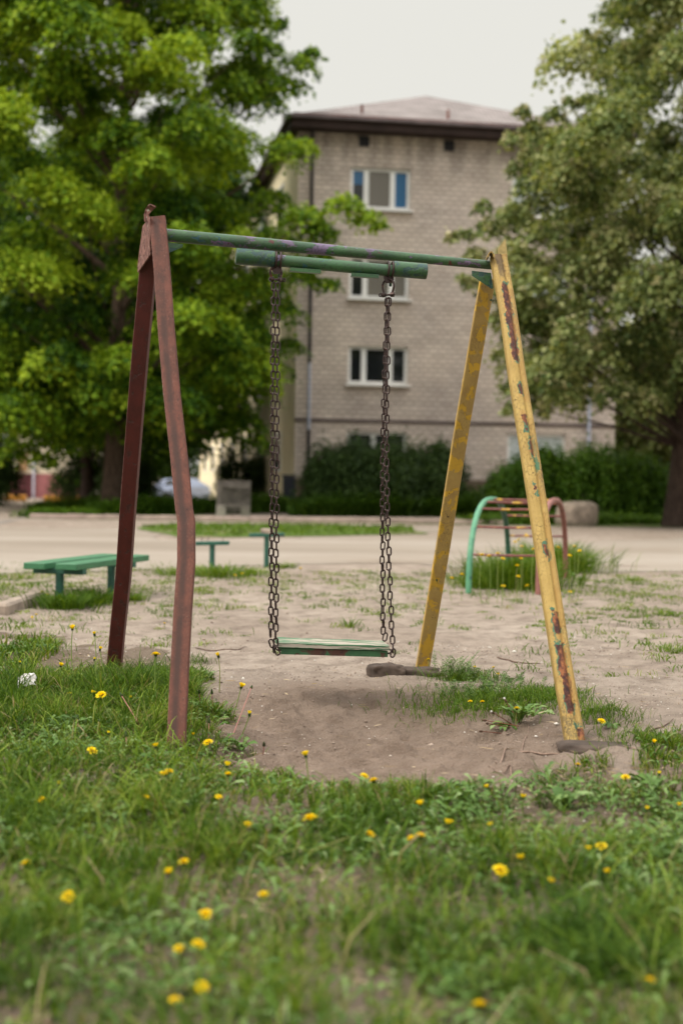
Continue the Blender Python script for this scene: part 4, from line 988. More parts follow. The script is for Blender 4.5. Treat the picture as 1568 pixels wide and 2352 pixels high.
# stalks with closed buds in front of the rosette
s_col = m_leaf('bud_stalk', [(0, (0.16, 0.05, 0.04)), (1, (0.20, 0.08, 0.05))], .1)
for (bx, by, hx, hy, h, kd, lb) in ((1190, 1662, 1162, 1612, .10, 0, 'white tipped bud on a dark red stalk, highest in the weed rosette'), (1180, 1668, 1133, 1638, .075, 0, 'white tipped bud on a bent green stalk left of the rosette'),
                                (1175, 1672, 1120, 1662, .045, 1, 'brown closed bud on a lying stalk, middle of three'), (1165, 1686, 1106, 1680, .03, 1, 'brown closed bud lying lowest on the sand'), (1190, 1668, 1115, 1655, .06, 1, 'brown closed bud on a lying stalk, upper of the brown ones')):
    b = ground(bx, by); hw = on_z(hx, hy, h + G(b.x, b.y)); o = tag(empty('closed_bud', b), lb, 'flower bud', 'closed buds by the yellow leg')
    link('stalk', stem_mesh(b, hw, .002, .004), s_col, o)
    q = MB(); d_ = (hw - b).normalized(); q.tube([hw - d_ * .004, hw, hw + d_ * .012, hw + d_ * .018], [.002, .0055, .005, .003], 8); q.build('bud', m_plain('bud_brown', (.09, .05, .03), .8, .2, 50), o)
    if kd == 0:
        q = MB(); q.tube([hw + d_ * .014, hw + d_ * .019, hw + d_ * .024], [.004, .0055, .001], 8); q.build('fluff_tip', FLUFF, o)
# the pinkish stalks at the hollow's edge
for (bx, by, hx, hy, h, lb) in ((535, 1688, 577, 1580, .17, 'spent dandelion on a pink leaning stalk at the rim of the hollow'), (330, 1680, 280, 1598, .13, 'grey spent dandelion bud between the red legs, above the lawn'),
        (462, 1640, 458, 1591, .12, 'dark closed bud just right of the bent red leg, left of two'), (490, 1648, 487, 1593, .12, 'dark closed bud just right of the bent red leg, right of two'), (480, 1700, 480, 1660, .07, 'small closed bud above the wide open dandelion at the red leg foot'),
        (292, 1730, 290, 1692, .06, 'dark spiky spent flower left of the bent red leg foot'), (604, 1740, 606, 1712, .05, 'closed bud at the near left rim of the hollow'), (181, 1690, 179, 1652, .06, 'closed bud in the lawn below the tall dandelion pair'), (150, 1850, 148, 1812, .05, 'blurred closed bud in the left lawn beside a tiny bud')):
    b = ground(bx, by); hw = on_z(hx, hy, h + G(b.x, b.y)); o = tag(empty('closed_bud', b), lb, 'flower bud')
    pk = m_leaf('pink_stalk', [(0, (.35, .15, .13)), (1, (.38, .18, .15))], .1)
    link('stalk', stem_mesh(b, hw, .0022, .0), pk, o)
    q = MB(); d_ = (hw - b).normalized(); q.tube([hw - d_ * .002, hw, hw + d_ * .012, hw + d_ * .024], [.003, .0065, .005, .003], 8); q.build('bud', CALYX, o)

# ------------------------------------------------------------------ twigs, roots, litter, stones
TWIG = m_plain('dry_twig', (0.15, 0.095, 0.07), .85, .3, 40, bump=.4)
ROOT = m_plain('pale_root', (0.24, 0.165, 0.125), .9, .25, 40, bump=.4)
def on_ground_tube(name, pix, r_, m, label, cat, lift=.004):
    P = [ground(x, y) for x, y in pix]; Q = []
    for a, b in zip(P[:-1], P[1:]):
        n = max(2, int((b - a).length / .02)); Q += [a.lerp(b, k / n) for k in range(n)]
    Q.append(P[-1]); Q = [Vector((q.x, q.y, G(q.x, q.y) + lift)) for q in Q]; Q = smooth_path(Q, 3)
    s_ = MB(); n = len(Q); s_.tube(Q, [r_ * (1 - .6 * abs(2 * k / n - .7)) for k in range(n)], 6)
    return tag(s_.build(name, m), label, cat)
on_ground_tube('root', [(1138, 1752), (1175, 1731), (1210, 1724), (1255, 1730), (1320, 1729), (1372, 1720), (1415, 1713), (1458, 1726), (1508, 1741), (1562, 1752)], .0048, ROOT, 'long thin root curving over the sand in front of the yellow leg foot', 'root', .006)
on_ground_tube('root', [(1208, 1655), (1214, 1680), (1185, 1728), (1176, 1760), (1166, 1776)], .0028, ROOT, 'thin pale rootlet crossing the long root', 'root')
on_ground_tube('root', [(1120, 1762), (1150, 1770), (1172, 1774), (1176, 1788), (1135, 1806)], .003, ROOT, 'short forked rootlet at the edge of the hollow', 'root')
on_ground_tube('twig', [(1141, 1511), (1180, 1520), (1240, 1526)], .006, TWIG, 'dark straight twig on the sand right of the weedy mound', 'twig')
on_ground_tube('twig', [(450, 1490), (500, 1492), (545, 1490), (568, 1486)], .0045, TWIG, 'dark twig on the sand right of the bent red leg', 'twig')
on_ground_tube('twig', [(1440, 1683), (1490, 1678), (1530, 1665), (1545, 1655)], .004, TWIG, 'thin bent twig on the sand right of the yellow front leg', 'twig')
on_ground_tube('twig', [(1026, 1771), (1042, 1758)], .003, ROOT, 'tiny pale twig in the hollow', 'twig')
on_ground_tube('twig', [(1385, 1300), (1500, 1303)], .010, TWIG, 'long twig lying by the road behind the climbing arch', 'twig')
on_ground_tube('twig', [(1250, 1937), (1300, 1940), (1360, 1952)], .004, TWIG, 'twig in the bare patch of the right lawn', 'twig')
on_ground_tube('twig', [(395, 1778), (430, 1790), (455, 1800), (440, 1812)], .004, TWIG, 'reddish twig in the grass beneath the bent red leg', 'twig')
def rock(name, c_, size, seed, m, label, cat, rot=0, sub=22, amp=.22, parent=None):
    g = np.random.default_rng(seed); V = []; Fc = []; nu, nv = sub * 2, sub; off = g.random(3) * 50
    def n3(p, s_): return (float(vnoise(p[0] + off[0], p[1] + p[2] * .7 + off[1], s_, 3)) + float(vnoise(p[1] + off[2], p[2] - p[0] * .6, s_, 7))) - 1
    for j in range(nv + 1):
        ph = math.pi * j / nv
        for i in range(nu):
            th = 2 * math.pi * i / nu; d_ = [math.sin(ph) * math.cos(th), math.sin(ph) * math.sin(th), math.cos(ph)]
            e_ = .55; q = [math.copysign(abs(v) ** e_, v) for v in d_]
            k = 1 + amp * n3(q, .8) + amp * .4 * n3(q, .25); V.append((q[0] * size[0] / 2 * k, q[1] * size[1] / 2 * k, q[2] * size[2] / 2 * k))
    for j in range(nv):
        for i in range(nu):
            a = j * nu + i; b = j * nu + (i + 1) % nu; Fc.append((a, a + nu, b + nu, b))
    s_ = MB(); s_.add(V, Fc, smooth=True); o = s_.build(name, m); o.location = c_; o.rotation_euler.z = rot; return tag(o, label, cat)
CONC = m_plain('old_concrete', (0.088, 0.064, 0.050), .95, .3, 9, bump=.9)
CONCL = m_plain('pale_concrete', (0.30, 0.24, 0.19), .95, .25, 5, bump=.8)
p = ground(915, 1552); rock('footing', (p.x - .06, p.y + .04, G(p.x, p.y) + .004), (.22, .16, .115), 5, CONC, 'dark concrete footing lump exposed in the hollow below the ochre leg', 'concrete footing', .2, amp=.35)
p = ground(948, 1550); rock('footing', (p.x + .01, p.y + .03, G(p.x, p.y) - .006), (.30, .13, .085), 6, CONC, 'flat concrete tongue reaching from the footing lump to the ochre leg', 'concrete footing', .25, amp=.35)
p = ground(1368, 1720); rock('footing', (p.x + .04, p.y + .03, G(p.x, p.y) - .022), (.34, .2, .07), 7, CONC, 'flat dark concrete footing beside the yellow front leg', 'concrete footing', -.2, amp=.25)
p = on_z(1330, 1209); rock('concrete_block', (p.x, p.y + .4, .24), (.95, .75, .66), 8, CONCL, 'large broken concrete block lying in front of the hedge', 'concrete block', .15, amp=.12)
a, b = ground(2, 1412), ground(88, 1382)
s = MB(); dv = b - a; s.box((a + b) / 2 + Vector((0, 0, .03)), (dv.length + .05, .12, .12), Matrix.Rotation(math.atan2(dv.y, dv.x), 3, 'Z'), .02)
tag(s.build('kerb_stone', CONCL), 'broken kerb stone sticking out of the grass near the green bench', 'kerb stone')
# crumpled white litter
g = np.random.default_rng(55); p = ground(60, 1604); V = []; n = 12
for j in range(n):
    for i in range(n):
        u_, v_ = i / (n - 1) - .5, j / (n - 1) - .5
        V.append((u_ * .085 + g.normal(0, .004), v_ * .05 + g.normal(0, .005), .030 + u_ * .02 + v_ * .05 + .028 * float(vnoise(u_ * 5, v_ * 5, 1, 4)) - .05 * (u_ * u_ + v_ * v_) + g.normal(0, .004)))
Fc = [(j * n + i, j * n + i + 1, (j + 1) * n + i + 1, (j + 1) * n + i) for j in range(n - 1) for i in range(n - 1)]
s = MB(); s.add([Vector(q) + Vector((p.x, p.y, G(p.x, p.y) + .055)) for q in V], Fc)
tag(s.build('paper_litter', m_plain('white_paper', (.80, .76, .74), .8, .12, 30)), 'crumpled white paper litter lying in the grass left of the red legs', 'litter')

# ------------------------------------------------------------------ bench, post seats, climbing arch
M_, c = flake('bench_green', (0.045, 0.165, 0.075), (0.034, 0.120, 0.056), [((0.40, 0.36, 0.30), 16, .70, .03)], .55, .4, stretch=(1, 1, 2)); BGREEN = M_.fin(c, .5, 0, .4)
M_, c = flake('post_green', (0.025, 0.105, 0.070), (0.017, 0.070, 0.050), [((0.10, 0.05, 0.03), 14, .68, .03)], .55, .4); PGREEN = M_.fin(c, .5, 0, .4)
bc = (on_z(125, 1385) + on_z(252, 1367)) / 2
o = tag(empty('park_bench', (bc.x, bc.y, 0)), 'low green wooden bench with two thick planks on two green posts', 'bench')
A0, A1 = at(115, 1300, 11.75), at(288, 1281, 13.2); dz0 = (A0.z + A1.z) / 2; A0.z = A1.z = dz0
ax = (A1 - A0).normalized(); ay = Vector((-ax.y, ax.x, 0)); ang = math.atan2(ax.y, ax.x); L = (A1 - A0).length; Rz = Matrix.Rotation(ang, 3, 'Z')
for off, dl in ((0.145, 0.0), (-0.135, 0.02)):
    s = MB(); s.box((A0 + A1) / 2 + ay * off + ax * dl, (L, .195, .055), Rz, .006); s.build('seat_plank', BGREEN, o)
for px, py, t in ((125, 1385, .12), (252, 1367, .80)):
    q = A0 + ax * (L * t)
    s = MB(); s.box(q + Vector((0, 0, -.048)), (.07, .46, .045), Rz, .004); s.build('crossbar', PGREEN, o)
    s = MB(); s.tube([Vector((q.x, q.y, -.05)), Vector((q.x, q.y, q.z - .07))], .036, 16); s.build('post', PGREEN, o)
def post_seat(px, py, ptop, w_, label, extra):
    b = ground(px, py); zt_ = at(px, ptop, (b - CAMP).dot(fw)).z
    o = tag(empty('post_seat', (b.x, b.y, 0)), label, 'seat post')
    s_ = MB(); s_.tube([Vector((b.x, b.y, -.05)), Vector((b.x, b.y, zt_))], .032, 14); s_.build('post', PGREEN, o)
    s_ = MB(); s_.box((b.x, b.y, zt_ + .012), (w_, .09, .045), Matrix.Rotation(-.03, 3, 'Y'), .005); s_.build('crossbar', PGREEN, o)
    s_ = MB()
    for dx in extra: s_.tube([Vector((b.x + dx, b.y, zt_ + .03)), Vector((b.x + dx + .004, b.y, zt_ + .085))], .004, 6)
    s_.build('nails', STEEL, o); return o, zt_, b
post_seat(487, 1310, 1250, .39, 'rusty nailed green crossbar on a lone post, left one of two bench supports', (-.12, -.05, .12))
o2, zt2, b2_ = post_seat(612, 1303, 1231, .42, 'green crossbar on a lone post directly behind the left chains', ())
rock('stone', (b2_.x + .01, b2_.y, zt2 + .055), (.16, .1, .07), 12, CONCL, 'small pale stone resting on the post seat behind the left chains', 'stone', sub=10)
AG = flake('arch_green', (0.10, 0.28, 0.155), (0.05, 0.185, 0.11), [((.035, .10, .10), 9, .62, .04)], .5, .3); ARG = AG[0].fin(AG[1], .5, 0, .4)
AG_shade = flake('arch_shaded_green', (0.03, 0.11, 0.065), (0.02, 0.075, 0.05), [], .5, .3); ARG_SHADE = AG_shade[0].fin(AG_shade[1], .5, 0, .4)  # same green tube, shade painted into the colour of its rear half
AR = flake('arch_red', (0.27, 0.12, 0.10), (0.20, 0.075, 0.06), [((.09, .03, .02), 12, .6, .05)], .6, .3); ARR = AR[0].fin(AR[1], .6, 0, .3)
ARUNG = flake('rung_red', (0.22, 0.07, 0.06), (0.13, 0.05, 0.045), [((.55, .33, .06), 8, .56, .03), ((.35, .28, .25), 15, .62, .03)], .6, .3, stretch=(1, 1, 1)); RUN = ARUNG[0].fin(ARUNG[1], .6, 0, .3)
o = tag(empty('climbing_arch', tuple(on_z(1200, 1350))), 'low metal climbing arch with one green tube, one red tube and rusty rungs', 'climbing frame')
def arch(pf, pr, Zf, Zr, top, n=26):
    a = at(*pf, Zf); b = at(*pr, Zr); a.z = -.05; b.z = -.05; P = []
    for k in range(n + 1):
        t = math.pi * k / n; e_ = 2 / 2.6
        u_ = -math.copysign(abs(math.cos(t)) ** e_, math.cos(t)); h = abs(math.sin(t)) ** e_
        P.append(a.lerp(b, (u_ + 1) / 2) + Vector((0, 0, h * (top + .05))))
    return P
PG = arch((1075, 1364), (1166, 1330), 13.6, 15.9, .885); PR = arch((1235, 1375), (1297, 1335), 13.5, 15.9, .885)
s = MB(); s.tube(PG[:15], .029, 14); s.tube(PG[14:], .029, 14, mi=1); q = s.mesh('side_tube'); q.materials.append(ARG); q.materials.append(ARG_SHADE); link('side_tube', q, None, o)['label'] = 'green tube'
s = MB(); s.tube(PR, .029, 14); s.build('side_tube', ARR, o)['label'] = 'red tube'
for k in (3, 6, 9, 11, 13, 16, 19, 22):
    s = MB(); s.tube([PG[k], PG[k].lerp(PR[k], .5) + Vector((0, 0, -.004)), PR[k]], .0115, 8); s.build('rung', RUN, o)
# ------------------------------------------------------------------ the apartment house
class Plane2: pass
TA = math.atan(0.17); HC = Vector((-1.48, 44.0, 0)); HU = Vector((math.cos(TA), math.sin(TA), 0)); HN = Vector((math.sin(TA), -math.cos(TA), 0))
MH = Matrix((HU, -HN, Vector((0, 0, 1)))).transposed()      # local: x along the front, y into the house, z up
HW, HD, HE = 10.35, 42.0, 11.75
def H3(x, y, z): return HC + MH @ Vector((x, y, z))
def bmat():
    M = Mat('silicate_brick'); g_ = M.n('ShaderNodeAttribute'); g_.attribute_name = 'bu'; h_ = M.n('ShaderNodeAttribute'); h_.attribute_name = 'bv'
    cb = M.n('ShaderNodeCombineXYZ'); M.l(g_.outputs['Fac'], cb.inputs[0]); M.l(h_.outputs['Fac'], cb.inputs[1])
    bt = M.n('ShaderNodeTexBrick'); M.l(cb.outputs[0], bt.inputs['Vector']); bt.inputs['Scale'].default_value = 1.0
    bt.inputs['Brick Width'].default_value = 0.30; bt.inputs['Row Height'].default_value = 0.150; bt.inputs['Mortar Size'].default_value = 0.018; bt.inputs['Mortar Smooth'].default_value = .3
    bt.inputs['Color1'].default_value = (0.680, 0.600, 0.530, 1); bt.inputs['Color2'].default_value = (0.610, 0.525, 0.462, 1); bt.inputs['Mortar'].default_value = (0.40, 0.335, 0.29, 1)
    vv_ = h_.outputs['Fac']; ln = M.math('ABSOLUTE', M.math('SUBTRACT', M.math('FRACT', M.math('DIVIDE', vv_, .150)), .5)); ln = M.step(ln, .36, .46)
    rowc = M.n('ShaderNodeCombineXYZ'); M.l(M.math('MULTIPLY', g_.outputs['Fac'], .5), rowc.inputs[0]); M.l(M.math('FLOOR', M.math('DIVIDE', vv_, .150)), rowc.inputs[1])
    rown = M.noise(1.7, 3, .6, rowc.outputs[0])
    n = M.noise(0.5, 5, .65); n2 = M.noise(2.2, 4, .6, M.mapping(M.coord(), (1, 1, .25)))
    c = M.mix(1.0, bt.outputs[0], M.ramp(n, [(.3, (.80, .79, .80)), (.7, (1.12, 1.10, 1.06))]), 'MULTIPLY')
    c = M.mix(M.math('MULTIPLY', ln, .58), c, (.20, .16, .14)); c = M.mix(1.0, c, M.ramp(rown, [(.3, (.84, .83, .82)), (.7, (1.1, 1.1, 1.1))]), 'MULTIPLY')
    v = h_.outputs['Fac']
    dirt = M.math('MULTIPLY', M.step(v, 9.6, 11.6), M.step(n2, .36, .62)); c = M.mix(M.math('MULTIPLY', dirt, .55), c, (.10, .08, .065))
    pl = M.math('MULTIPLY', M.math('MULTIPLY', M.step(g_.outputs['Fac'], 6.02, 6.12), M.step(g_.outputs['Fac'], 6.42, 6.30)), M.step(v, 8.4, 11.2)); c = M.mix(M.math('MULTIPLY', pl, .5), c, (.48, .42, .35))
    # ground plinth, darker render
    c = M.mix(M.step(v, 1.02, .98), c, M.ramp(n, [(.3, (.12, .085, .065)), (.7, (.20, .15, .115))]))
    M.bump(bt.outputs['Fac'], -.4, .01); return M.fin(c, .95, 0, .15)
BRICK = bmat()
PLAS = m_plain('yellow_plaster', (0.85, 0.74, 0.50), .95, .06, 1.5); CREAM = m_plain('cream_plaster', (0.62, 0.55, 0.42), .95, .1, .8)
WHITE = m_plain('white_frame', (0.84, 0.83, 0.80), .5, .05, 3); DARKW = m_plain('dark_soffit', (0.040, 0.024, 0.020), .8, .2, 3); FASC = m_plain('fascia_metal', (0.125, 0.095, 0.095), .6, .25, 1.2)
REDM = m_plain('rusty_flashing', (0.20, 0.075, 0.055), .8, .4, 1.0); BLACKP = m_plain('drainpipe_black', (0.025, 0.024, 0.028), .6, .2, 4); PALEP = m_plain('drainpipe_pale', (0.42, 0.45, 0.55), .5, .1, 4)
M = Mat('window_glass'); M.fin((0.012, 0.014, 0.016), 0.06, 0, .6); GLASS = M.m
def curtain_glass(name, col): 
    M = Mat(name); w = M.n('ShaderNodeTexWave'); w.inputs['Scale'].default_value = 3; w.inputs['Distortion'].default_value = 3; M.l(M.mapping(M.coord(), (2, 1, .1)), w.inputs[0])
    c = M.ramp(w.outputs['Fac'], [(0, tuple(q * .55 for q in col)), (1, col)]); return M.fin(c, .25, 0, .5)
GL_GREY, GL_BLUE, GL_MILK = curtain_glass('net_curtain', (.22, .20, .17)), curtain_glass('blue_curtain', (.045, .16, .33)), curtain_glass('milky_glass', (.66, .72, .72))
M = Mat('slate_roof'); w = M.n('ShaderNodeTexWave'); w.inputs['Scale'].default_value = 2.2; w.inputs['Distortion'].default_value = .4; M.l(M.coord(), w.inputs[0])
c = M.ramp(M.noise(1.3, 6, .7), [(.3, (.10, .085, .08)), (.5, (.20, .172, .165)), (.7, (.29, .255, .245))]); c = M.mix(.18, c, M.ramp(w.outputs['Fac'], [(.2, (.13, .11, .10)), (.6, (.5, .46, .43))]))
M.bump(w.outputs['Fac'], .5, .05); SLATE = M.fin(c, .95, 0, .1)
HB = tag(empty('apartment_building', HC, TA), 'four storey grey brick apartment building with a hipped slate roof', 'building')
WINS = [(1.64, 3.54, 9.37, 10.66), (1.64, 3.54, 6.60, 7.90), (1.64, 3.54, 3.94, 5.14), (1.64, 3.54, 1.20, 2.48),
        (6.79, 8.73, 9.37, 10.66), (6.79, 8.73, 6.60, 7.90), (6.79, 8.73, 3.94, 5.14), (6.79, 8.73, 1.15, 2.52)]
xs = sorted({0, HW} | {w_[0] for w_ in WINS} | {w_[1] for w_ in WINS}); zs = sorted({-.3, HE} | {w_[2] for w_ in WINS} | {w_[3] for w_ in WINS})
V = []; Fc = []; bu = []; bv = []
for i in range(len(xs) - 1):
    for j in range(len(zs) - 1):
        xm, zm = (xs[i] + xs[i + 1]) / 2, (zs[j] + zs[j + 1]) / 2
        if any(a < xm < b and c_ < zm < d_ for a, b, c_, d_ in WINS): continue
        k = len(V)
        for x_, z_ in ((xs[i], zs[j]), (xs[i + 1], zs[j]), (xs[i + 1], zs[j + 1]), (xs[i], zs[j + 1])): V.append(H3(x_, 0, z_)); bu.append(x_); bv.append(z_)
        Fc.append((k, k + 1, k + 2, k + 3))
for a, b, c_, d_ in WINS:      # reveals
    for (x0, z0, x1, z1) in ((a, c_, b, c_), (b, c_, b, d_), (b, d_, a, d_), (a, d_, a, c_)):
        k = len(V); V += [H3(x0, 0, z0), H3(x1, 0, z1), H3(x1, .22, z1), H3(x0, .22, z0)]; bu += [x0, x1, x1, x0]; bv += [z0, z1, z1, z0]; Fc.append((k, k + 1, k + 2, k + 3))
for (x0, y0, x1, y1) in ((HW, 0, HW, HD), (HW, HD, 0, HD)):
    k = len(V); V += [H3(x0, y0, -.8), H3(x1, y1, -.8), H3(x1, y1, HE), H3(x0, y0, HE)]; bu += [0, HD, HD, 0]; bv += [-.8, -.8, HE, HE]; Fc.append((k, k + 1, k + 2, k + 3))
s = MB(); s.add(V, Fc, bu=bu, bv=bv); s.build('wall', BRICK, HB)
s = MB(); s.add([H3(0, 0, -.8), H3(0, HD, -.8), H3(0, HD, HE), H3(0, 0, HE)], [(3, 2, 1, 0)]); s.build('side_wall', PLAS, HB)['label'] = 'yellow plastered long side wall'
s = MB(); s.box(H3(HW / 2, -.02, 2.80), (HW + .02, .05, .07), MH); s.build('string_course', FASC, HB)
for wi, (a, b, c_, d_) in enumerate(WINS):
    ww = b - a; fz = .07; s = MB()
    if wi in (0, 1, 2, 4, 5, 6): sp_ = [a, a + ww * .27, a + ww * .71, b]
    elif wi == 3: sp_ = [a, a + ww * .45, b]
    else: sp_ = [a, a + ww * .47, b]
    fw_ = .10
    s.box(H3((a + b) / 2, .14, c_ + fw_ / 2), (ww, .07, fw_), MH); s.box(H3((a + b) / 2, .14, d_ - fw_ / 2), (ww, .07, fw_), MH)
    for x_ in sp_: s.box(H3(min(max(x_, a + fw_ / 2), b - fw_ / 2), .137, (c_ + d_) / 2), (fw_ if x_ in (a, b) else .16, .066, d_ - c_ - 2 * fw_), MH)
    fo = s.build('window', WHITE, HB)
    s = MB(); s.box(H3((a + b) / 2, .02, c_ - .03), (ww + .14, .34, .05), MH); s.build('sill', WHITE, fo)
    for k in range(len(sp_) - 1):
        x0, x1 = sp_[k] + .08, sp_[k + 1] - .08
        if k == 0: x0 = sp_[k] + fw_
        if k == len(sp_) - 2: x1 = sp_[k + 1] - fw_
        gm = GLASS
        if wi == 0: gm = (GLASS, GL_GREY, GL_BLUE)[k]
        if wi == 1: gm = (GLASS, GL_GREY, GL_GREY)[k]
        if wi in (4, 5, 7): gm = GL_MILK
        s = MB(); s.add([H3(x0, .15, c_ + fw_), H3(x1, .15, c_ + fw_), H3(x1, .15, d_ - fw_), H3(x0, .15, d_ - fw_)], [(0, 1, 2, 3)]); s.build('pane', gm, fo)
    if wi == 0:
        s = MB(); s.add([H3(sp_[0] + fw_, .145, d_ - fw_ - .42), H3(sp_[1] - .08, .145, d_ - fw_ - .42), H3(sp_[1] - .08, .145, d_ - fw_), H3(sp_[0] + fw_, .145, d_ - fw_)], [(0, 1, 2, 3)])
        s.build('blue_patch', GL_BLUE, fo)
# windows of the yellow side
for k in range(7):
    for z_ in (1.2, 3.95, 6.6, 9.4):
        y0 = 4 + k * 5.6; s = MB(); s.box(H3(-.02, y0, z_ + .65), (.06, 1.6, 1.35), MH); fo = s.build('window', WHITE, HB)
        s = MB()
        for dy in (-.38, .38): s.box(H3(-.055, y0 + dy, z_ + .65), (.02, .62, 1.15), MH)
        s.build('pane', GLASS, fo)
for x_ in (2.05, 4.75, 7.35):
    s = MB(); s.box(H3(x_, -.005, HE - .30), (.34, .03, .34), MH); s.build('vent', BLACKP, HB)
# eaves: soffit slab, gutter edge, hipped roof
ov = .62; ox = .30; s = MB(); s.box(H3(HW / 2, HD / 2, HE + .02), (HW + 2 * ox, HD + 2 * ov, .24), MH); s.build('soffit', DARKW, HB)
s = MB(); s.box(H3(HW / 2, -ov - .07, HE + .20), (HW + 2 * ox + .3, .14, .12), MH, .02); s.box(H3(-ox - .07, HD / 2, HE + .20), (.14, HD + 2 * ov, .12), MH, .02)
s.box(H3(HW + ox + .07, HD / 2, HE + .20), (.14, HD + 2 * ov, .12), MH, .02); s.build('gutter', FASC, HB)
s = MB(); s.box(H3(HW / 2, -ov + .04, HE + .27), (HW + 2 * ox - .1, .16, .09), MH); s.build('flashing', REDM, HB)
AP = 14.4
e0 = [(-ox, -ov), (HW + ox, -ov), (HW + ox, HD + ov), (-ox, HD + ov)]
s = MB(); V = [H3(x_, y_, HE + .26) for x_, y_ in e0] + [H3(HW / 2, 5.3, AP), H3(HW / 2, HD - 5.3, AP)]
s.add(V, [(0, 1, 4), (1, 2, 5, 4), (2, 3, 5), (3, 0, 4, 5)]); s.build('roof', SLATE, HB)
for x_ in (2.0, 4.75, 7.45):
    s = MB(); q = H3(x_, .2, HE + .5); s.box(q, (.07, .07, .75), MH); s.build('snow_guard', REDM, HB)
for (x_, y_, h) in ((3.6, 9, 2.4), (1.2, 14, 3.2), (-.1, 3, 1.2)):
    s = MB(); q = H3(x_, y_, HE + .8); s.tube([q, q + Vector((.05, 0, h))], .018, 6); s.box(q + Vector((.05, 0, h - .1)), (.7, .015, .015), MH); s.build('antenna', FASC, HB)
s = MB(); s.tube([H3(.38, -.35, HE + .1), H3(.42, -.12, HE - .55), H3(.42, -.12, 4.55)], .055, 10); s.build('drainpipe', BLACKP, HB)
s = MB(); s.tube([H3(.42, -.12, 4.55), H3(.42, -.12, 2.5)], .05, 10); s.build('drainpipe', PALEP, HB)['label'] = 'pale lower length of drainpipe'
s = MB(); s.tube([H3(.42, -.12, 2.5), H3(.42, -.12, .1)], .06, 10); s.build('drainpipe', BLACKP, HB)
s = MB(); s.tube([H3(HW - .9, -.12, HE), H3(HW - .9, -.12, .4)], .055, 10); s.build('drainpipe', PALEP, HB)
# small things by the house
q = on_z(663, 1176); s = MB(); s.box((q.x, q.y, .52), (.36, .3, 1.04), None, .02); s.box((q.x, q.y - .16, .55), (.28, .02, .85), None, .004); s.box((q.x, q.y, 1.07), (.42, .36, .05), None, .01)
tag(s.build('utility_box', m_plain('dark_metal', (.022, .024, .034), .6, .2, 3)), 'dark upright metal utility cabinet at the corner of the brick building', 'cabinet')
fe = tag(empty('wooden_fence', tuple(on_z(536, 1190))), 'short piece of grey weathered board fence with mouldy pale feet', 'fence')
WOODG = m_plain('grey_boards', (.135, .115, .10), .9, .25, 4); PALEB = m_plain('pale_boards', (.27, .24, .20), .9, .2, 4)
for k in range(7):
    q = on_z(502 + k * 11.2, 1189); s = MB(); s.box((q.x, q.y, .53 + random.uniform(-.02, .02)), (.115, .03, .80), Matrix.Rotation(random.uniform(-.02, .02), 3, 'Y')); s.build('board', WOODG, fe)
q0, q1 = on_z(499, 1189), on_z(572, 1190)
s = MB(); s.box((q0 + q1) / 2 + Vector((0, .04, .30)), ((q1 - q0).length + .05, .03, .08)); s.box((q0 + q1) / 2 + Vector((0, .04, .80)), ((q1 - q0).length + .05, .03, .08)); s.build('rail', WOODG, fe)
for x_ in (508, 563): q = on_z(x_, 1189); s = MB(); s.box((q.x, q.y - .05, .14), (.24, .06, .34), None, .01); s.build('footing', PALEB, fe)
# parked car beyond the verge (body, glass, wheels)
CARM = m_plain('car_paint', (.30, .36, .52), .3, .03, 2, .2, spec=.6)
Zc = 78.0; cp = at(436, 1118, Zc); zc = float(gz(cp.x, cp.y)); car = tag(empty('parked_car', (cp.x, cp.y, zc), .18), 'pale blue hatchback car parked under the trees beyond the verge', 'car')
prof = [(-2.0, .35), (-2.02, .75), (-1.85, .98), (-1.35, 1.36), (.25, 1.40), (.95, .98), (1.85, .82), (2.02, .60), (2.0, .30)]
s = MB(); n = len(prof)
for sg, w_ in ((-1, .82), (1, .82)): pass
V = [Vector((x_, y_ * (.84 if z_ < 1.05 else .64), z_)) for y_ in (-1, 1) for x_, z_ in prof]
s.add([q for q in V], [list(range(n))[::1], list(range(2 * n - 1, n - 1, -1))] + [(i, i + n, (i + 1) % n + n, (i + 1) % n) for i in range(n)])
def local(s_, name, m, par): o_ = bpy.data.objects.new(name, s_.mesh(name)); C.objects.link(o_); o_.data.materials.append(m); o_.parent = par; return o_
local(s, 'body', CARM, car)
s = MB()
for y_ in (-.79, .79): s.add([(-1.45, y_, 1.0), (.55, y_, 1.0), (.15, y_ * .84, 1.32), (-1.25, y_ * .84, 1.32)], [(0, 1, 2, 3)])
s.add([(.99, -.68, 1.0), (.99, .68, 1.0), (.32, .58, 1.37), (.32, -.58, 1.37)], [(0, 1, 2, 3)]); local(s, 'windows', GLASS, car)
for x_ in (-1.3, 1.3):
    for y_ in (-.78, .78): s = MB(); s.tube([(x_, y_ - .1, .32), (x_, y_ + .1, .32)], .32, 18); local(s, 'wheel', BLACKP, car)
for y_ in (-.6, .6): s = MB(); s.box((2.0, y_, .68), (.06, .34, .14), None, .01); local(s, 'headlight', WHITE, car)
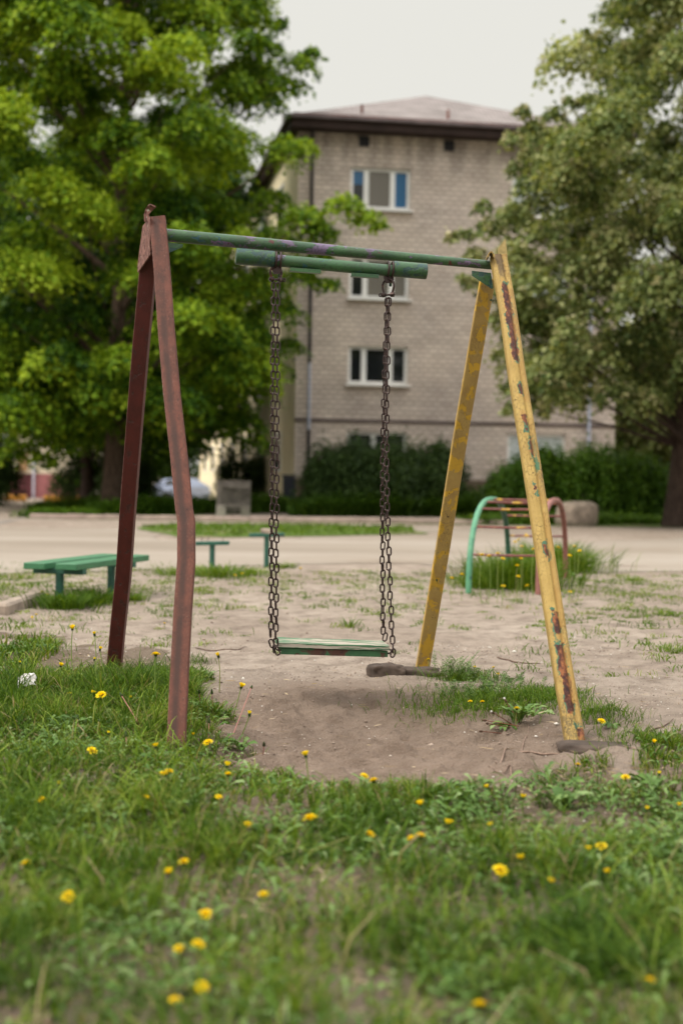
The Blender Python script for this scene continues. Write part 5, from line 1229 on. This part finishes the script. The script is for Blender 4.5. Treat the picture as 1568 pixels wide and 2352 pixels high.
# far building on the left with a maroon plinth
q = at(84, 1137, 88); zf_ = float(gz(q.x, q.y)); fb = tag(empty('far_building', (q.x, q.y, zf_)), 'distant cream building with a maroon base beyond the courtyard road', 'building')
MAR, MARL = m_plain('maroon_render', (.10, .03, .035), .9, .2, 1), m_plain('faded_maroon', (.30, .115, .12), .9, .2, 1)
s = MB(); s.box((0.9, 4.0, 4.6), (5.2, 8, 6.2)); local(s, 'wall', CREAM, fb)
s = MB(); s.box((1.0, 3.9, .76), (2.6, 7.9, 1.52)); local(s, 'plinth', MARL, fb)
s = MB(); s.box((-1.1, 3.95, .76), (1.6, 7.9, 1.52)); local(s, 'plinth', MAR, fb)
s = MB(); s.box((-.15, -.1, 3.5), (.12, .12, 7)); local(s, 'drainpipe', PALEP, fb)
s = MB(); s.box((-.85, -.03, 2.25), (.55, .08, 1.2)); local(s, 'door', m_plain('ochre_door', (.33, .20, .10), .7, .1, 2), fb)
s = MB(); s.box((.9, 4, 7.9), (6, 8.8, .3)); local(s, 'roof', FASC, fb)
for px, wd, lb in ((36, 1.1, 'yellow kerb barrier half hidden by the dark bush'), (152, 2.2, 'yellow kerb barrier beside the maroon building base')):
    q = at(px, 1132, 72); s = MB(); zq = float(gz(q.x, q.y)); s.box((q.x, q.y, zq + .22), (wd, .3, .44), None, .04); s.box((q.x - wd * .3, q.y, zq + .02), (.2, .4, .1)); s.box((q.x + wd * .3, q.y, zq + .02), (.2, .4, .1))
    tag(s.build('kerb_barrier', m_plain('yellow_barrier', (.50, .23, .03), .7, .3, 1)), lb, 'barrier')
# ------------------------------------------------------------------ trees and shrubs
def leaf_quads(Pc, Nn, Dd, size, asp, seed, fold=.25):
    """leaves: centre, normal, tip direction -> folded rhombs (2 triangles pairs)"""
    n = len(Pc); Dd = Dd - Nn * np.sum(Dd * Nn, 1)[:, None]; Dd /= np.linalg.norm(Dd, axis=1)[:, None] + 1e-9
    S = np.cross(Nn, Dd); L = size[:, None]; V = np.zeros((n, 4, 3))
    V[:, 0] = Pc - Dd * L * .5; V[:, 1] = Pc + S * L * asp * .5 + Nn * L * fold * .3 - Dd * L * .05; V[:, 2] = Pc + Dd * L * .5 - Nn * L * fold * .4; V[:, 3] = Pc - S * L * asp * .5 + Nn * L * fold * .3 - Dd * L * .05
    T = np.array([[0, 1, 2], [0, 2, 3]]); return V.reshape(-1, 3), (np.arange(n)[:, None, None] * 4 + T[None]).reshape(-1, 3)
def cluster_cloud(cs, per, size, asp, seed, droop=.5, thick=.25, tilt=.45, layers=1.0, tv=.13):
    """cs: list of (centre, rx, rz, az) domed boughs; leaves lie on the dome, tips outward and down"""
    g = np.random.default_rng(seed); Vs = []
    Cn = np.array([c_[0] for c_ in cs], float); rx = np.array([c_[1] for c_ in cs]); rz = np.array([c_[2] for c_ in cs]); tone = np.array([c_[3] for c_ in cs])
    cnt = np.maximum(8, (per * rx ** 1.7).astype(int)); idx = np.repeat(np.arange(len(cs)), cnt); n = len(idx)
    az = g.random(n) * 2 * np.pi; rho = np.sqrt(g.random(n)) * (1 + .10 * g.normal(0, 1, n))
    lob = 1 + .22 * np.sin(az * 3 + idx * 1.7) + .15 * np.sin(az * 5 + idx * 2.9)
    r_ = rx[idx] * lob
    zz = rz[idx] * (np.sqrt(np.clip(1 - np.clip(rho, 0, 1) ** 2, 0, 1)) - droop * rho ** 2) + g.normal(0, thick, n) * rz[idx] * layers - np.abs(g.normal(0, thick * .8, n)) * rz[idx]
    P = Cn[idx] + np.stack([np.cos(az) * rho * r_, np.sin(az) * rho * r_, zz], -1)
    out = np.stack([np.cos(az), np.sin(az), -0.35 - rho], -1)
    N = np.stack([np.cos(az) * rho * .7, np.sin(az) * rho * .7, 1.1 - .3 * rho], -1) + g.normal(0, tilt, (n, 3)); N /= np.linalg.norm(N, axis=1)[:, None]
    D_ = out + g.normal(0, .45, (n, 3)); sz = size * (.6 + .7 * g.random(n))
    V, Fc = leaf_quads(P, N, D_, sz, asp, seed)
    return V, Fc, np.repeat(np.clip(tone[idx] + g.normal(0, tv, n), 0, 1), 4)
def limbs(s_, base, tips, r0_, fork, seed, wob=.35):
    """trunk to fork height, then curved limbs to each tip group"""
    g = random.Random(seed); f = Vector(base) + Vector((0, 0, fork))
    for t in tips:
        t = Vector(t[0]) if len(t) == 2 and hasattr(t[0], '__len__') else Vector(t)
        start = f + Vector((g.uniform(-.1, .1), g.uniform(-.1, .1), g.uniform(-.3, .1) * fork * .3)); m = start.lerp(t, .45) + Vector((g.uniform(-wob, wob), g.uniform(-wob, wob), abs(t.z - start.z) * .12))
        P = []; n = 9
        for k in range(n + 1):
            u_ = k / n; P.append(start * (1 - u_) ** 2 + m * 2 * u_ * (1 - u_) + t * u_ * u_ + Vector((g.uniform(-.05, .05), g.uniform(-.05, .05), 0)))
        r1 = r0_ * g.uniform(.32, .5); s_.tube(P, [r1 * (1 - .85 * k / n) for k in range(n + 1)], 7)
def barkm(name, a, b):
    M = Mat(name); co = M.mapping(M.coord(), (1, 1, .18)); n = M.noise(22, 6, .7, co); M.bump(n, 1.0, .05); return M.fin(M.ramp(n, [(.35, a), (.65, b)]), .95, 0, .1)
BARK = barkm('brown_bark', (.075, .050, .038), (.23, .16, .12)); BARKD = barkm('dark_bark', (.03, .021, .018), (.10, .07, .055))
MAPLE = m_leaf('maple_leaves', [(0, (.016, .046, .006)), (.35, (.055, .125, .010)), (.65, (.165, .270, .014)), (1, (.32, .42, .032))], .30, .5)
MAPLED = m_leaf('dark_maple_leaves', [(0, (.022, .055, .010)), (.5, (.045, .10, .012)), (1, (.09, .16, .016))], .25, .5)
ROWAN = m_leaf('olive_leaves', [(0, (.045, .075, .024)), (.45, (.120, .160, .052)), (.8, (.225, .265, .100)), (1, (.35, .37, .17))], .33, .55)
BLOS = m_leaf('cream_blossom', [(0, (.30, .31, .13)), (1, (.62, .56, .34))], .2, .7, tcol=(1, 1, .8))
SHRUB = m_leaf('shrub_leaves', [(0, (.018, .036, .010)), (.5, (.040, .072, .018)), (1, (.080, .125, .030))], .15, .5)
HEDGE = m_leaf('hedge_leaves', [(0, (.022, .050, .008)), (.5, (.050, .110, .010)), (1, (.110, .190, .018))], .28, .5)
def trunk_tube(s_, base, top, r0_, r1_, seed, flare=1.5):
    g = random.Random(seed); base, top = Vector(base), Vector(top); n = 14
    P = [base.lerp(top, k / n) + Vector((g.uniform(-.04, .04), g.uniform(-.04, .04), 0)) for k in range(n + 1)]; P[0].z -= .15
    s_.tube(P, [(r0_ * (1 - k / n) + r1_ * k / n) * (1 + (flare - 1) * math.exp(-k * 1.1)) for k in range(n + 1)], 14)
def make_tree(name, label, base, cs, per, size, asp, seed, m, bark, r0_, fork, top, nl=14, cat='tree', kw={}, extra=None, group=None):
    o = tag(empty(name, base), label, cat, group); s_ = MB(); trunk_tube(s_, base, top, r0_, r0_ * .35, seed)
    g = random.Random(seed + 1); tips = [Vector(c_[0]) for c_ in g.sample(cs, min(nl * 3, len(cs)))]
    ax0 = Vector(base)
    for i, t in enumerate(tips):
        hb = max(fork, min(t.z - 1.2 - .35 * ((t.x - ax0.x) ** 2 + (t.y - ax0.y) ** 2) ** .5, top[2] - .5)); q = Vector(base).lerp(Vector(top), hb / top[2])
        limbs(s_, (q.x, q.y, 0), [t], r0_ * (.9 if i < nl else .45), hb, seed + i, .5)
    s_.build('trunk', bark, o)
    V, Fc, A = cluster_cloud(cs, per, size, asp, seed + 2, **kw); link('crown', fastmesh('crown', V, Fc, {'rnd': A}), m, o)
    if extra: extra(o)
    return o
def crown_clusters(c_, prof, n, seed, rmin, rmax, gap=0.0, inner=.25, tone=(.35, .6), test=None, flat=.5):
    """boughs placed in a solid of revolution; prof: [(z, radius)]"""
    g = np.random.default_rng(seed); zs_, rs_ = [p[0] for p in prof], [p[1] for p in prof]; out = []
    k = 0
    while len(out) < n and k < n * 8:
        k += 1; z = g.uniform(zs_[0], zs_[-1]); R_ = float(np.interp(z, zs_, rs_)); a = g.random() * 6.283
        q = (1 - (1 - inner) * g.random() ** 2.2) if g.random() < .75 else g.random() ** .6
        q = min(q, 1) * R_ * (1 + .16 * math.sin(3 * a + z * .9) + .1 * math.sin(7 * a - z * 1.7)); r_ = g.uniform(rmin, rmax)
        p = (c_[0] + math.cos(a) * max(q - r_ * .6, 0), c_[1] + math.sin(a) * max(q - r_ * .6, 0), z)
        if test is not None and not test(p): continue
        out.append((p, r_, r_ * g.uniform(flat * .8, flat * 1.25), g.uniform(*tone)))
    return out
# --- big maple on the left
MBASE = on_z(257, 1172); MC = (MBASE.x - .6, MBASE.y, 0)
holes = [(60, 300, 35, 25), (130, 350, 30, 20), (15, 400, 25, 25), (110, 640, 18, 14), (20, 690, 22, 20), (585, 330, 40, 45), (580, 395, 30, 25), (415, 425, 12, 10), (30, 265, 20, 12)]
def no_hole(p):
    px, py = project(np.array([p])); px, py = px[0], py[0]
    if any(((px - a) / (rx * 1.1)) ** 2 + ((py - b) / (ry * 1.1)) ** 2 < 1 for a, b, rx, ry in holes): return False
    lim = np.interp(py, [-300, 0, 90, 200, 260, 340, 400, 480, 560, 650, 760, 860, 1000, 1080], [560, 590, 600, 625, 560, 600, 560, 575, 600, 600, 620, 590, 570, 500]); return px < lim
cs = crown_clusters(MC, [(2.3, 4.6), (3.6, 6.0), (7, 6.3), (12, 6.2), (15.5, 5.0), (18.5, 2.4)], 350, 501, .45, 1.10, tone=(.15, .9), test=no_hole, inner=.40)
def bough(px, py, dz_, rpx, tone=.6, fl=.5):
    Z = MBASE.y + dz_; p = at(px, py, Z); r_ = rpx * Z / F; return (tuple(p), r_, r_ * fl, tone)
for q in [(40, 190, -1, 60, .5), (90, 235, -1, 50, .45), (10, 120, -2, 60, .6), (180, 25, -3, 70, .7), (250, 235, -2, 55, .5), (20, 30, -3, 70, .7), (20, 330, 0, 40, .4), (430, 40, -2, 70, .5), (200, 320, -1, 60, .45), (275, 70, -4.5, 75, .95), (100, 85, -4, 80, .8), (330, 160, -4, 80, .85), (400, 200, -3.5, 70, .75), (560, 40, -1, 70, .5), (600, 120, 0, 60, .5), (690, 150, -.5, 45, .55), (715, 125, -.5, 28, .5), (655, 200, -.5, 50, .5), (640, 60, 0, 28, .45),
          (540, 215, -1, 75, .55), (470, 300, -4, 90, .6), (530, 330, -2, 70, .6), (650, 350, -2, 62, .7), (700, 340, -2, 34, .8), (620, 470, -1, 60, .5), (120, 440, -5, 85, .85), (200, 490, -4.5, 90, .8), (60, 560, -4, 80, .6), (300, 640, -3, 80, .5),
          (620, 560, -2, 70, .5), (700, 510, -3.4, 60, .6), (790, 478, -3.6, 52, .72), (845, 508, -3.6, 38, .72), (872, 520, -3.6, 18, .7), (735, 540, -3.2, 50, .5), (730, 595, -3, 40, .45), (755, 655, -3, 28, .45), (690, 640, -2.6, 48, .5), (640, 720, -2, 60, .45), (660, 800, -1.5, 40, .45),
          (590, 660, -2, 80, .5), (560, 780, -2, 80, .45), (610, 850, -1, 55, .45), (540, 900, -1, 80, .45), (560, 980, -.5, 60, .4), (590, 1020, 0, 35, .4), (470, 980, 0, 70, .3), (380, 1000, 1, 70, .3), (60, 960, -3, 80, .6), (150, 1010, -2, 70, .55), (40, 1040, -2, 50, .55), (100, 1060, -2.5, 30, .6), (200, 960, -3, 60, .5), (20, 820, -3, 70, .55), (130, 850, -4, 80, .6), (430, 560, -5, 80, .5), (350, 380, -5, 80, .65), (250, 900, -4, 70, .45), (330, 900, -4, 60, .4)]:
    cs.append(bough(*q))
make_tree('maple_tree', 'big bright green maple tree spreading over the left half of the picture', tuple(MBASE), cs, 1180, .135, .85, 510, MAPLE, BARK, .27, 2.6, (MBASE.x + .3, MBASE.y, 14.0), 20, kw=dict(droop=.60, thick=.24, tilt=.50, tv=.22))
# --- trees standing behind it
def back_tree(px, py_base, Z, crown_px, h, label, seed, m=MAPLED, r=.2, z0=2.0, n=110, tone=(.2, .6), size=.24, per=330, name='background_tree'):
    p = at(px, 1100, Z); p.z = float(gz(p.x, p.y)); R_ = crown_px * Z / F
    cs_ = crown_clusters((p.x, p.y, 0), [(z0, R_ * .75), (z0 + h * .25, R_), (h * .75, R_ * .85), (h, R_ * .35)], n, seed, .8, 1.5, tone=tone, flat=.6)
    return make_tree(name, label, tuple(p), cs_, per, size, .9, seed, m, BARKD, r, max(1.2, z0 - .4), (p.x, p.y, h * .8), 10, kw=dict(droop=.6, thick=.4), group='trees behind the playground')
back_tree(200, 0, 50, 230, 13, 'dark tree behind the maple, seen left of its trunk', 520)
back_tree(420, 0, 53, 210, 14, 'dark tree behind the maple, seen right of its trunk', 522, z0=2.6)
back_tree(-40, 0, 56, 170, 15, 'dark tree at the left picture edge beyond the road', 524, z0=3.2)
back_tree(330, 0, 100, 150, 9, 'low dark tree behind the parked car', 526, z0=.8)
back_tree(-330, 0, 60, 260, 14, 'tree standing beyond the left picture edge', 528, z0=2.5, n=70)
back_tree(1480, 0, 62, 110, 7.5, 'bright olive tree behind the hedge at the right corner of the building', 530, m=ROWAN, z0=.8, n=60, tone=(.5, 1))
back_tree(1640, 0, 58, 150, 12, 'olive tree behind the right tree trunk', 532, m=ROWAN, z0=1.5, n=80)
back_tree(2050, 0, 52, 260, 13, 'tree standing beyond the right picture edge', 534, m=ROWAN, z0=2, n=70)
# --- right tree with small leaves and cream flower heads
RB = on_z(1556, 1210)
lim_y = [-400, 0, 60, 130, 200, 260, 330, 420, 500, 550, 620, 700, 780, 880, 960, 1010]
lim_x = [1470, 1440, 1370, 1290, 1250, 1230, 1190, 1190, 1160, 1120, 1110, 1150, 1165, 1190, 1215, 1330]
rh = [(1480, 330, 18, 14), (1530, 180, 18, 14), (1330, 200, 60, 40), (1300, 300, 35, 25), (1270, 470, 20, 25), (1420, 180, 25, 30), (1390, 60, 30, 40), (1260, 170, 40, 60)]
def rtest(p):
    px, py = project(np.array([p])); px, py = px[0], py[0]
    if any(((px - a) / rx) ** 2 + ((py - b) / ry) ** 2 < 1 for a, b, rx, ry in rh): return False
    return px > np.interp(py, lim_y, lim_x) + 25 and py < np.interp(px, [1100, 1300, 1480, 1560, 1700], [885, 925, 930, 890, 960])
cs = crown_clusters((RB.x + .5, RB.y, 0), [(1.9, 3.5), (3.2, 5.2), (7, 5.4), (11, 4.6), (14, 3.2), (16, 1.5)], 440, 541, .32, .75, tone=(.2, .95), test=rtest, flat=.6)
def rb(px, py, dz_, rpx, tone=.6): Z = RB.y + dz_; p = at(px, py, Z); r_ = rpx * Z / F; cs.append((tuple(p), r_, r_ * .6, tone))
for q in [(1455, 20, -1, 45), (1500, 90, -1.5, 60), (1330, 110, 0, 16), (1345, 75, 0, 10), (1380, 175, 0, 26), (1400, 250, -1, 50), (1200, 262, -1.5, 22), (1225, 300, -1.5, 32), (1230, 350, -1.5, 32), (1195, 395, -1.5, 34), (1250, 400, -1.5, 45), 
          (1175, 325, -1.5, 24), (1300, 420, -2, 55), (1180, 500, -2, 40), (1110, 480, -2, 25), (1120, 530, -2, 36), (1060, 545, -2, 26), (1030, 552, -2, 12), (1090, 590, -2, 28), (1180, 590, -2.5, 50), (1060, 640, -2, 14), (1085, 655, -2, 22), (1150, 680, -2, 45), (1130, 740, -2, 28), (1200, 760, -2, 50), (1160, 820, -2, 34), (1185, 900, -2, 40), (1170, 945, -2, 20), (1230, 940, -2, 36), (1300, 915, -2.5, 50), (1400, 915, -2.5, 60), (1480, 930, -2.5, 45), (1220, 660, -3, 60), (1260, 850, -3, 60), (1310, 240, -.5, 20), (1345, 290, -.5, 28), (1280, 330, -1.5, 45), (1260, 390, -2, 48), (1300, 470, -2, 60), (1250, 550, -2.5, 55), (1310, 620, -2.5, 60), (1240, 720, -2.5, 52), (1340, 720, -2.5, 66), (1350, 820, -2.5, 60), (1400, 560, -3, 60), (1460, 700, -3, 60), (1440, 380, -2, 50), (1400, 640, -2.5, 60), (1220, 480, -2, 40), (1480, 200, -1.5, 60), (1440, 130, -1, 45), (1500, 480, -3, 60), (1350, 240, -.5, 34), (1230, 620, -2.5, 40), (1190, 700, -2, 40), (1180, 850, -2, 40), (1270, 270, -1, 30), (1215, 440, -2, 40)]:
    rb(*q, tone=random.uniform(.4, .8))
def blossoms(o):
    g = np.random.default_rng(560); sub = [cs[i] for i in g.choice(len(cs), 330, replace=False)]; P = []; 
    for c_, r_, rz_, t_ in sub:
        for k in range(int(3 + r_ * 13)):
            a = g.random() * 6.28; q = math.sqrt(g.random()) * 1.0; P.append((c_[0] + math.cos(a) * q * r_, c_[1] + math.sin(a) * q * r_, c_[2] + rz_ * (math.sqrt(max(0, 1 - q * q)) - .4 * q * q) + .03))
    P = np.repeat(np.array(P), 16, 0); n = len(P); P = P + g.normal(0, .05, (n, 3)); N = g.normal(0, .5, (n, 3)) + [0, 0, 1]; N /= np.linalg.norm(N, axis=1)[:, None]
    V, Fc = leaf_quads(P, N, g.normal(0, 1, (n, 3)), .075 * (.6 + .7 * g.random(n)), 1, 3); link('blossom', fastmesh('blossom', V, Fc, {'rnd': np.repeat(g.random(n), 4)}), BLOS, o)
make_tree('blossoming_tree', 'olive green tree with cream flower heads filling the right side', tuple(RB), cs, 1350, .125, .8, 550, ROWAN, BARKD, .30, 2.0, (RB.x + .5, RB.y, 12.0), 16, kw=dict(droop=.35, thick=.38, tilt=.65, tv=.26), extra=blossoms)
# --- shrubs and the hedge by the house
def shrub(name, label, cat, c_, size, n, seed, m, leaf=.10, per=900, rr=(.25, .5), tone=(.2, .7), stems=8, flat=.8):
    g = np.random.default_rng(seed); out = []
    for _ in range(n):
        d_ = g.normal(0, 1, 3); d_ /= np.linalg.norm(d_); d_[2] = abs(d_[2]); q = .55 + .45 * g.random() ** .5; r_ = g.uniform(*rr)
        e_ = [math.copysign(abs(v) ** .75, v) for v in d_]; out.append(((c_[0] + e_[0] * size[0] * q, c_[1] + e_[1] * size[1] * q, c_[2] + .12 + e_[2] * size[2] * q * (1 + .1 * math.sin(e_[0] * 9))), r_, r_ * flat, g.uniform(*tone)))
    o = tag(empty(name, c_), label, cat); s_ = MB()
    for k in range(stems):
        t = out[k * 3 % len(out)][0]; b = Vector((c_[0] + (t[0] - c_[0]) * .5, c_[1], c_[2] - .1)); s_.tube([b, b.lerp(Vector(t), .5) + Vector((0, 0, .1)), Vector(t)], [.03, .022, .01], 6)
    s_.build('stems', BARKD, o); V, Fc, A = cluster_cloud(out, per, leaf, .6, seed + 1, droop=.9, thick=.5, tilt=.6); link('foliage', fastmesh('foliage', V, Fc, {'rnd': A}), m, o); return o
q = on_z(880, 1184); shrub('shrub', 'large dark rounded shrub in front of the brick wall, behind the swing', 'shrub', (q.x - .1, q.y + .3, 0), (2.05, 1.1, 1.75), 170, 601, SHRUB, per=1300)
q = on_z(975, 1184); shrub('shrub', 'taller twiggy right part of the dark shrubs by the brick wall', 'shrub', (q.x, q.y + .4, 0), (1.2, .9, 1.95), 80, 603, SHRUB, per=900)
q = on_z(740, 1182); shrub('shrub', 'dark shrub at the drainpipe corner of the brick wall', 'shrub', (q.x + .25, q.y + .5, 0), (.62, .6, 1.55), 50, 605, SHRUB, per=1100)
q = on_z(1345, 1196); shrub('hedge', 'long dense hedge with bright tops right of the climbing arch', 'hedge', (q.x, q.y + .8, 0), (2.5, 1.0, 1.55), 240, 607, HEDGE, per=1300, tone=(.2, .8))
q = on_z(1185, 1192); shrub('shrub', 'small dark shrub between the brick wall and the hedge', 'shrub', (q.x, q.y + .8, 0), (.7, .6, 1.05), 50, 609, SHRUB, per=1100)
q = at(-5, 1120, 44); shrub('shrub', 'dark bush at the left picture edge beside the courtyard road', 'shrub', (q.x - .3, q.y, 0), (.75, .8, 2.2), 70, 611, SHRUB, per=900)
q = at(210, 1120, 52); shrub('shrub', 'dark bush left of the maple trunk', 'shrub', (q.x, q.y, 0), (1.3, .9, 1.5), 70, 613, SHRUB, per=900)
q = at(292, 1120, 48); shrub('shrub', 'dark bush just right of the maple trunk', 'shrub', (q.x, q.y, 0), (.8, .9, 1.4), 60, 617, SHRUB, per=900)
q = at(560, 1120, 52); shrub('shrub', 'dark bush behind the grey board fence', 'shrub', (q.x, q.y, 0), (.9, .9, 2.0), 60, 615, SHRUB, per=900)
# undergrowth on the verge: too dense to count
ug = []
for i, (x0, y0, x1, y1, hh, cnt, c0) in enumerate(((70, 1189, 330, 1180, .22, 9000, .35), (230, 1184, 650, 1178, .50, 20000, .20), (700, 1186, 1150, 1188, .80, 22000, .16), (1100, 1205, 1560, 1205, .28, 11000, .30), (90, 1175, 300, 1160, .35, 7000, .35))):
    g = np.random.default_rng(700 + i); a, b = on_z(x0, y0), on_z(x1, y1); t = g.random(cnt)
    X = a.x + (b.x - a.x) * t + g.normal(0, .2, cnt); Y = a.y + (b.y - a.y) * t + np.abs(g.normal(0, 1.3, cnt)); Hh = hh * (.4 + .6 * g.random(cnt)) * (.5 + 1.0 * fbm(X, Y, 1.4, 2, 30))
    ug.append(blades(np.stack([X, Y, 0 * X], -1), Hh, .02 + .03 * g.random(cnt), .7, 710 + i, rnd=np.clip(g.normal(c0, .15, cnt), 0, .9)))
    z_ = Hh * g.random(cnt); m = cnt // 2; ug.append(leaves_strip(np.stack([X, Y, z_], -1)[:m], g.random(m) * 6.28, .08 + .08 * g.random(m), .04 + .03 * g.random(m), .6, .5, 720 + i, PROF_ROUND, rnd=np.clip(g.normal(c0, .15, m), 0, .9)))
V, Fc, A = joinm(ug); tag(link('undergrowth', fastmesh('undergrowth', V, Fc, {'rnd': A}), GRASS), kind='stuff')
x, y, g = scatter(-9, 5, 25, 36, 90, 730); px, py = project(np.stack([x, y, 0 * x], -1)); k = inside([(320, 1210), (430, 1234), (700, 1231), (960, 1226), (945, 1211), (700, 1205), (420, 1203)], px, py); x, y = x[k], y[k]
b_ = blades(np.stack([x, y, 0 * x + .01], -1), .04 + .05 * g.random(len(x)), .02 + .01 * g.random(len(x)), .8, 731, rnd=np.clip(g.normal(.5, .12, len(x)), 0, .9))
tag(link('strip_grass', fastmesh('strip_grass', b_[0], b_[1], {'rnd': b_[2]}), GRASS), kind='stuff')
# a far row of trees closes the horizon
for i, (px, Z, cp_, h) in enumerate(((-700, 95, 300, 12), (60, 120, 180, 11), (560, 125, 170, 12), (260, 130, 180, 13), (1500, 100, 200, 10), (1900, 95, 300, 12))):
    back_tree(px, 0, Z, cp_, h, ('far tree beyond the left picture edge', 'hazy far tree over the cream building', 'far tree behind the grey fence', 'far tree behind the maple trunk', 'far tree behind the olive tree at the building corner', 'far tree beyond the right picture edge')[i], 800 + 2 * i, n=60, size=.45, per=110, z0=.6, name='far_tree')
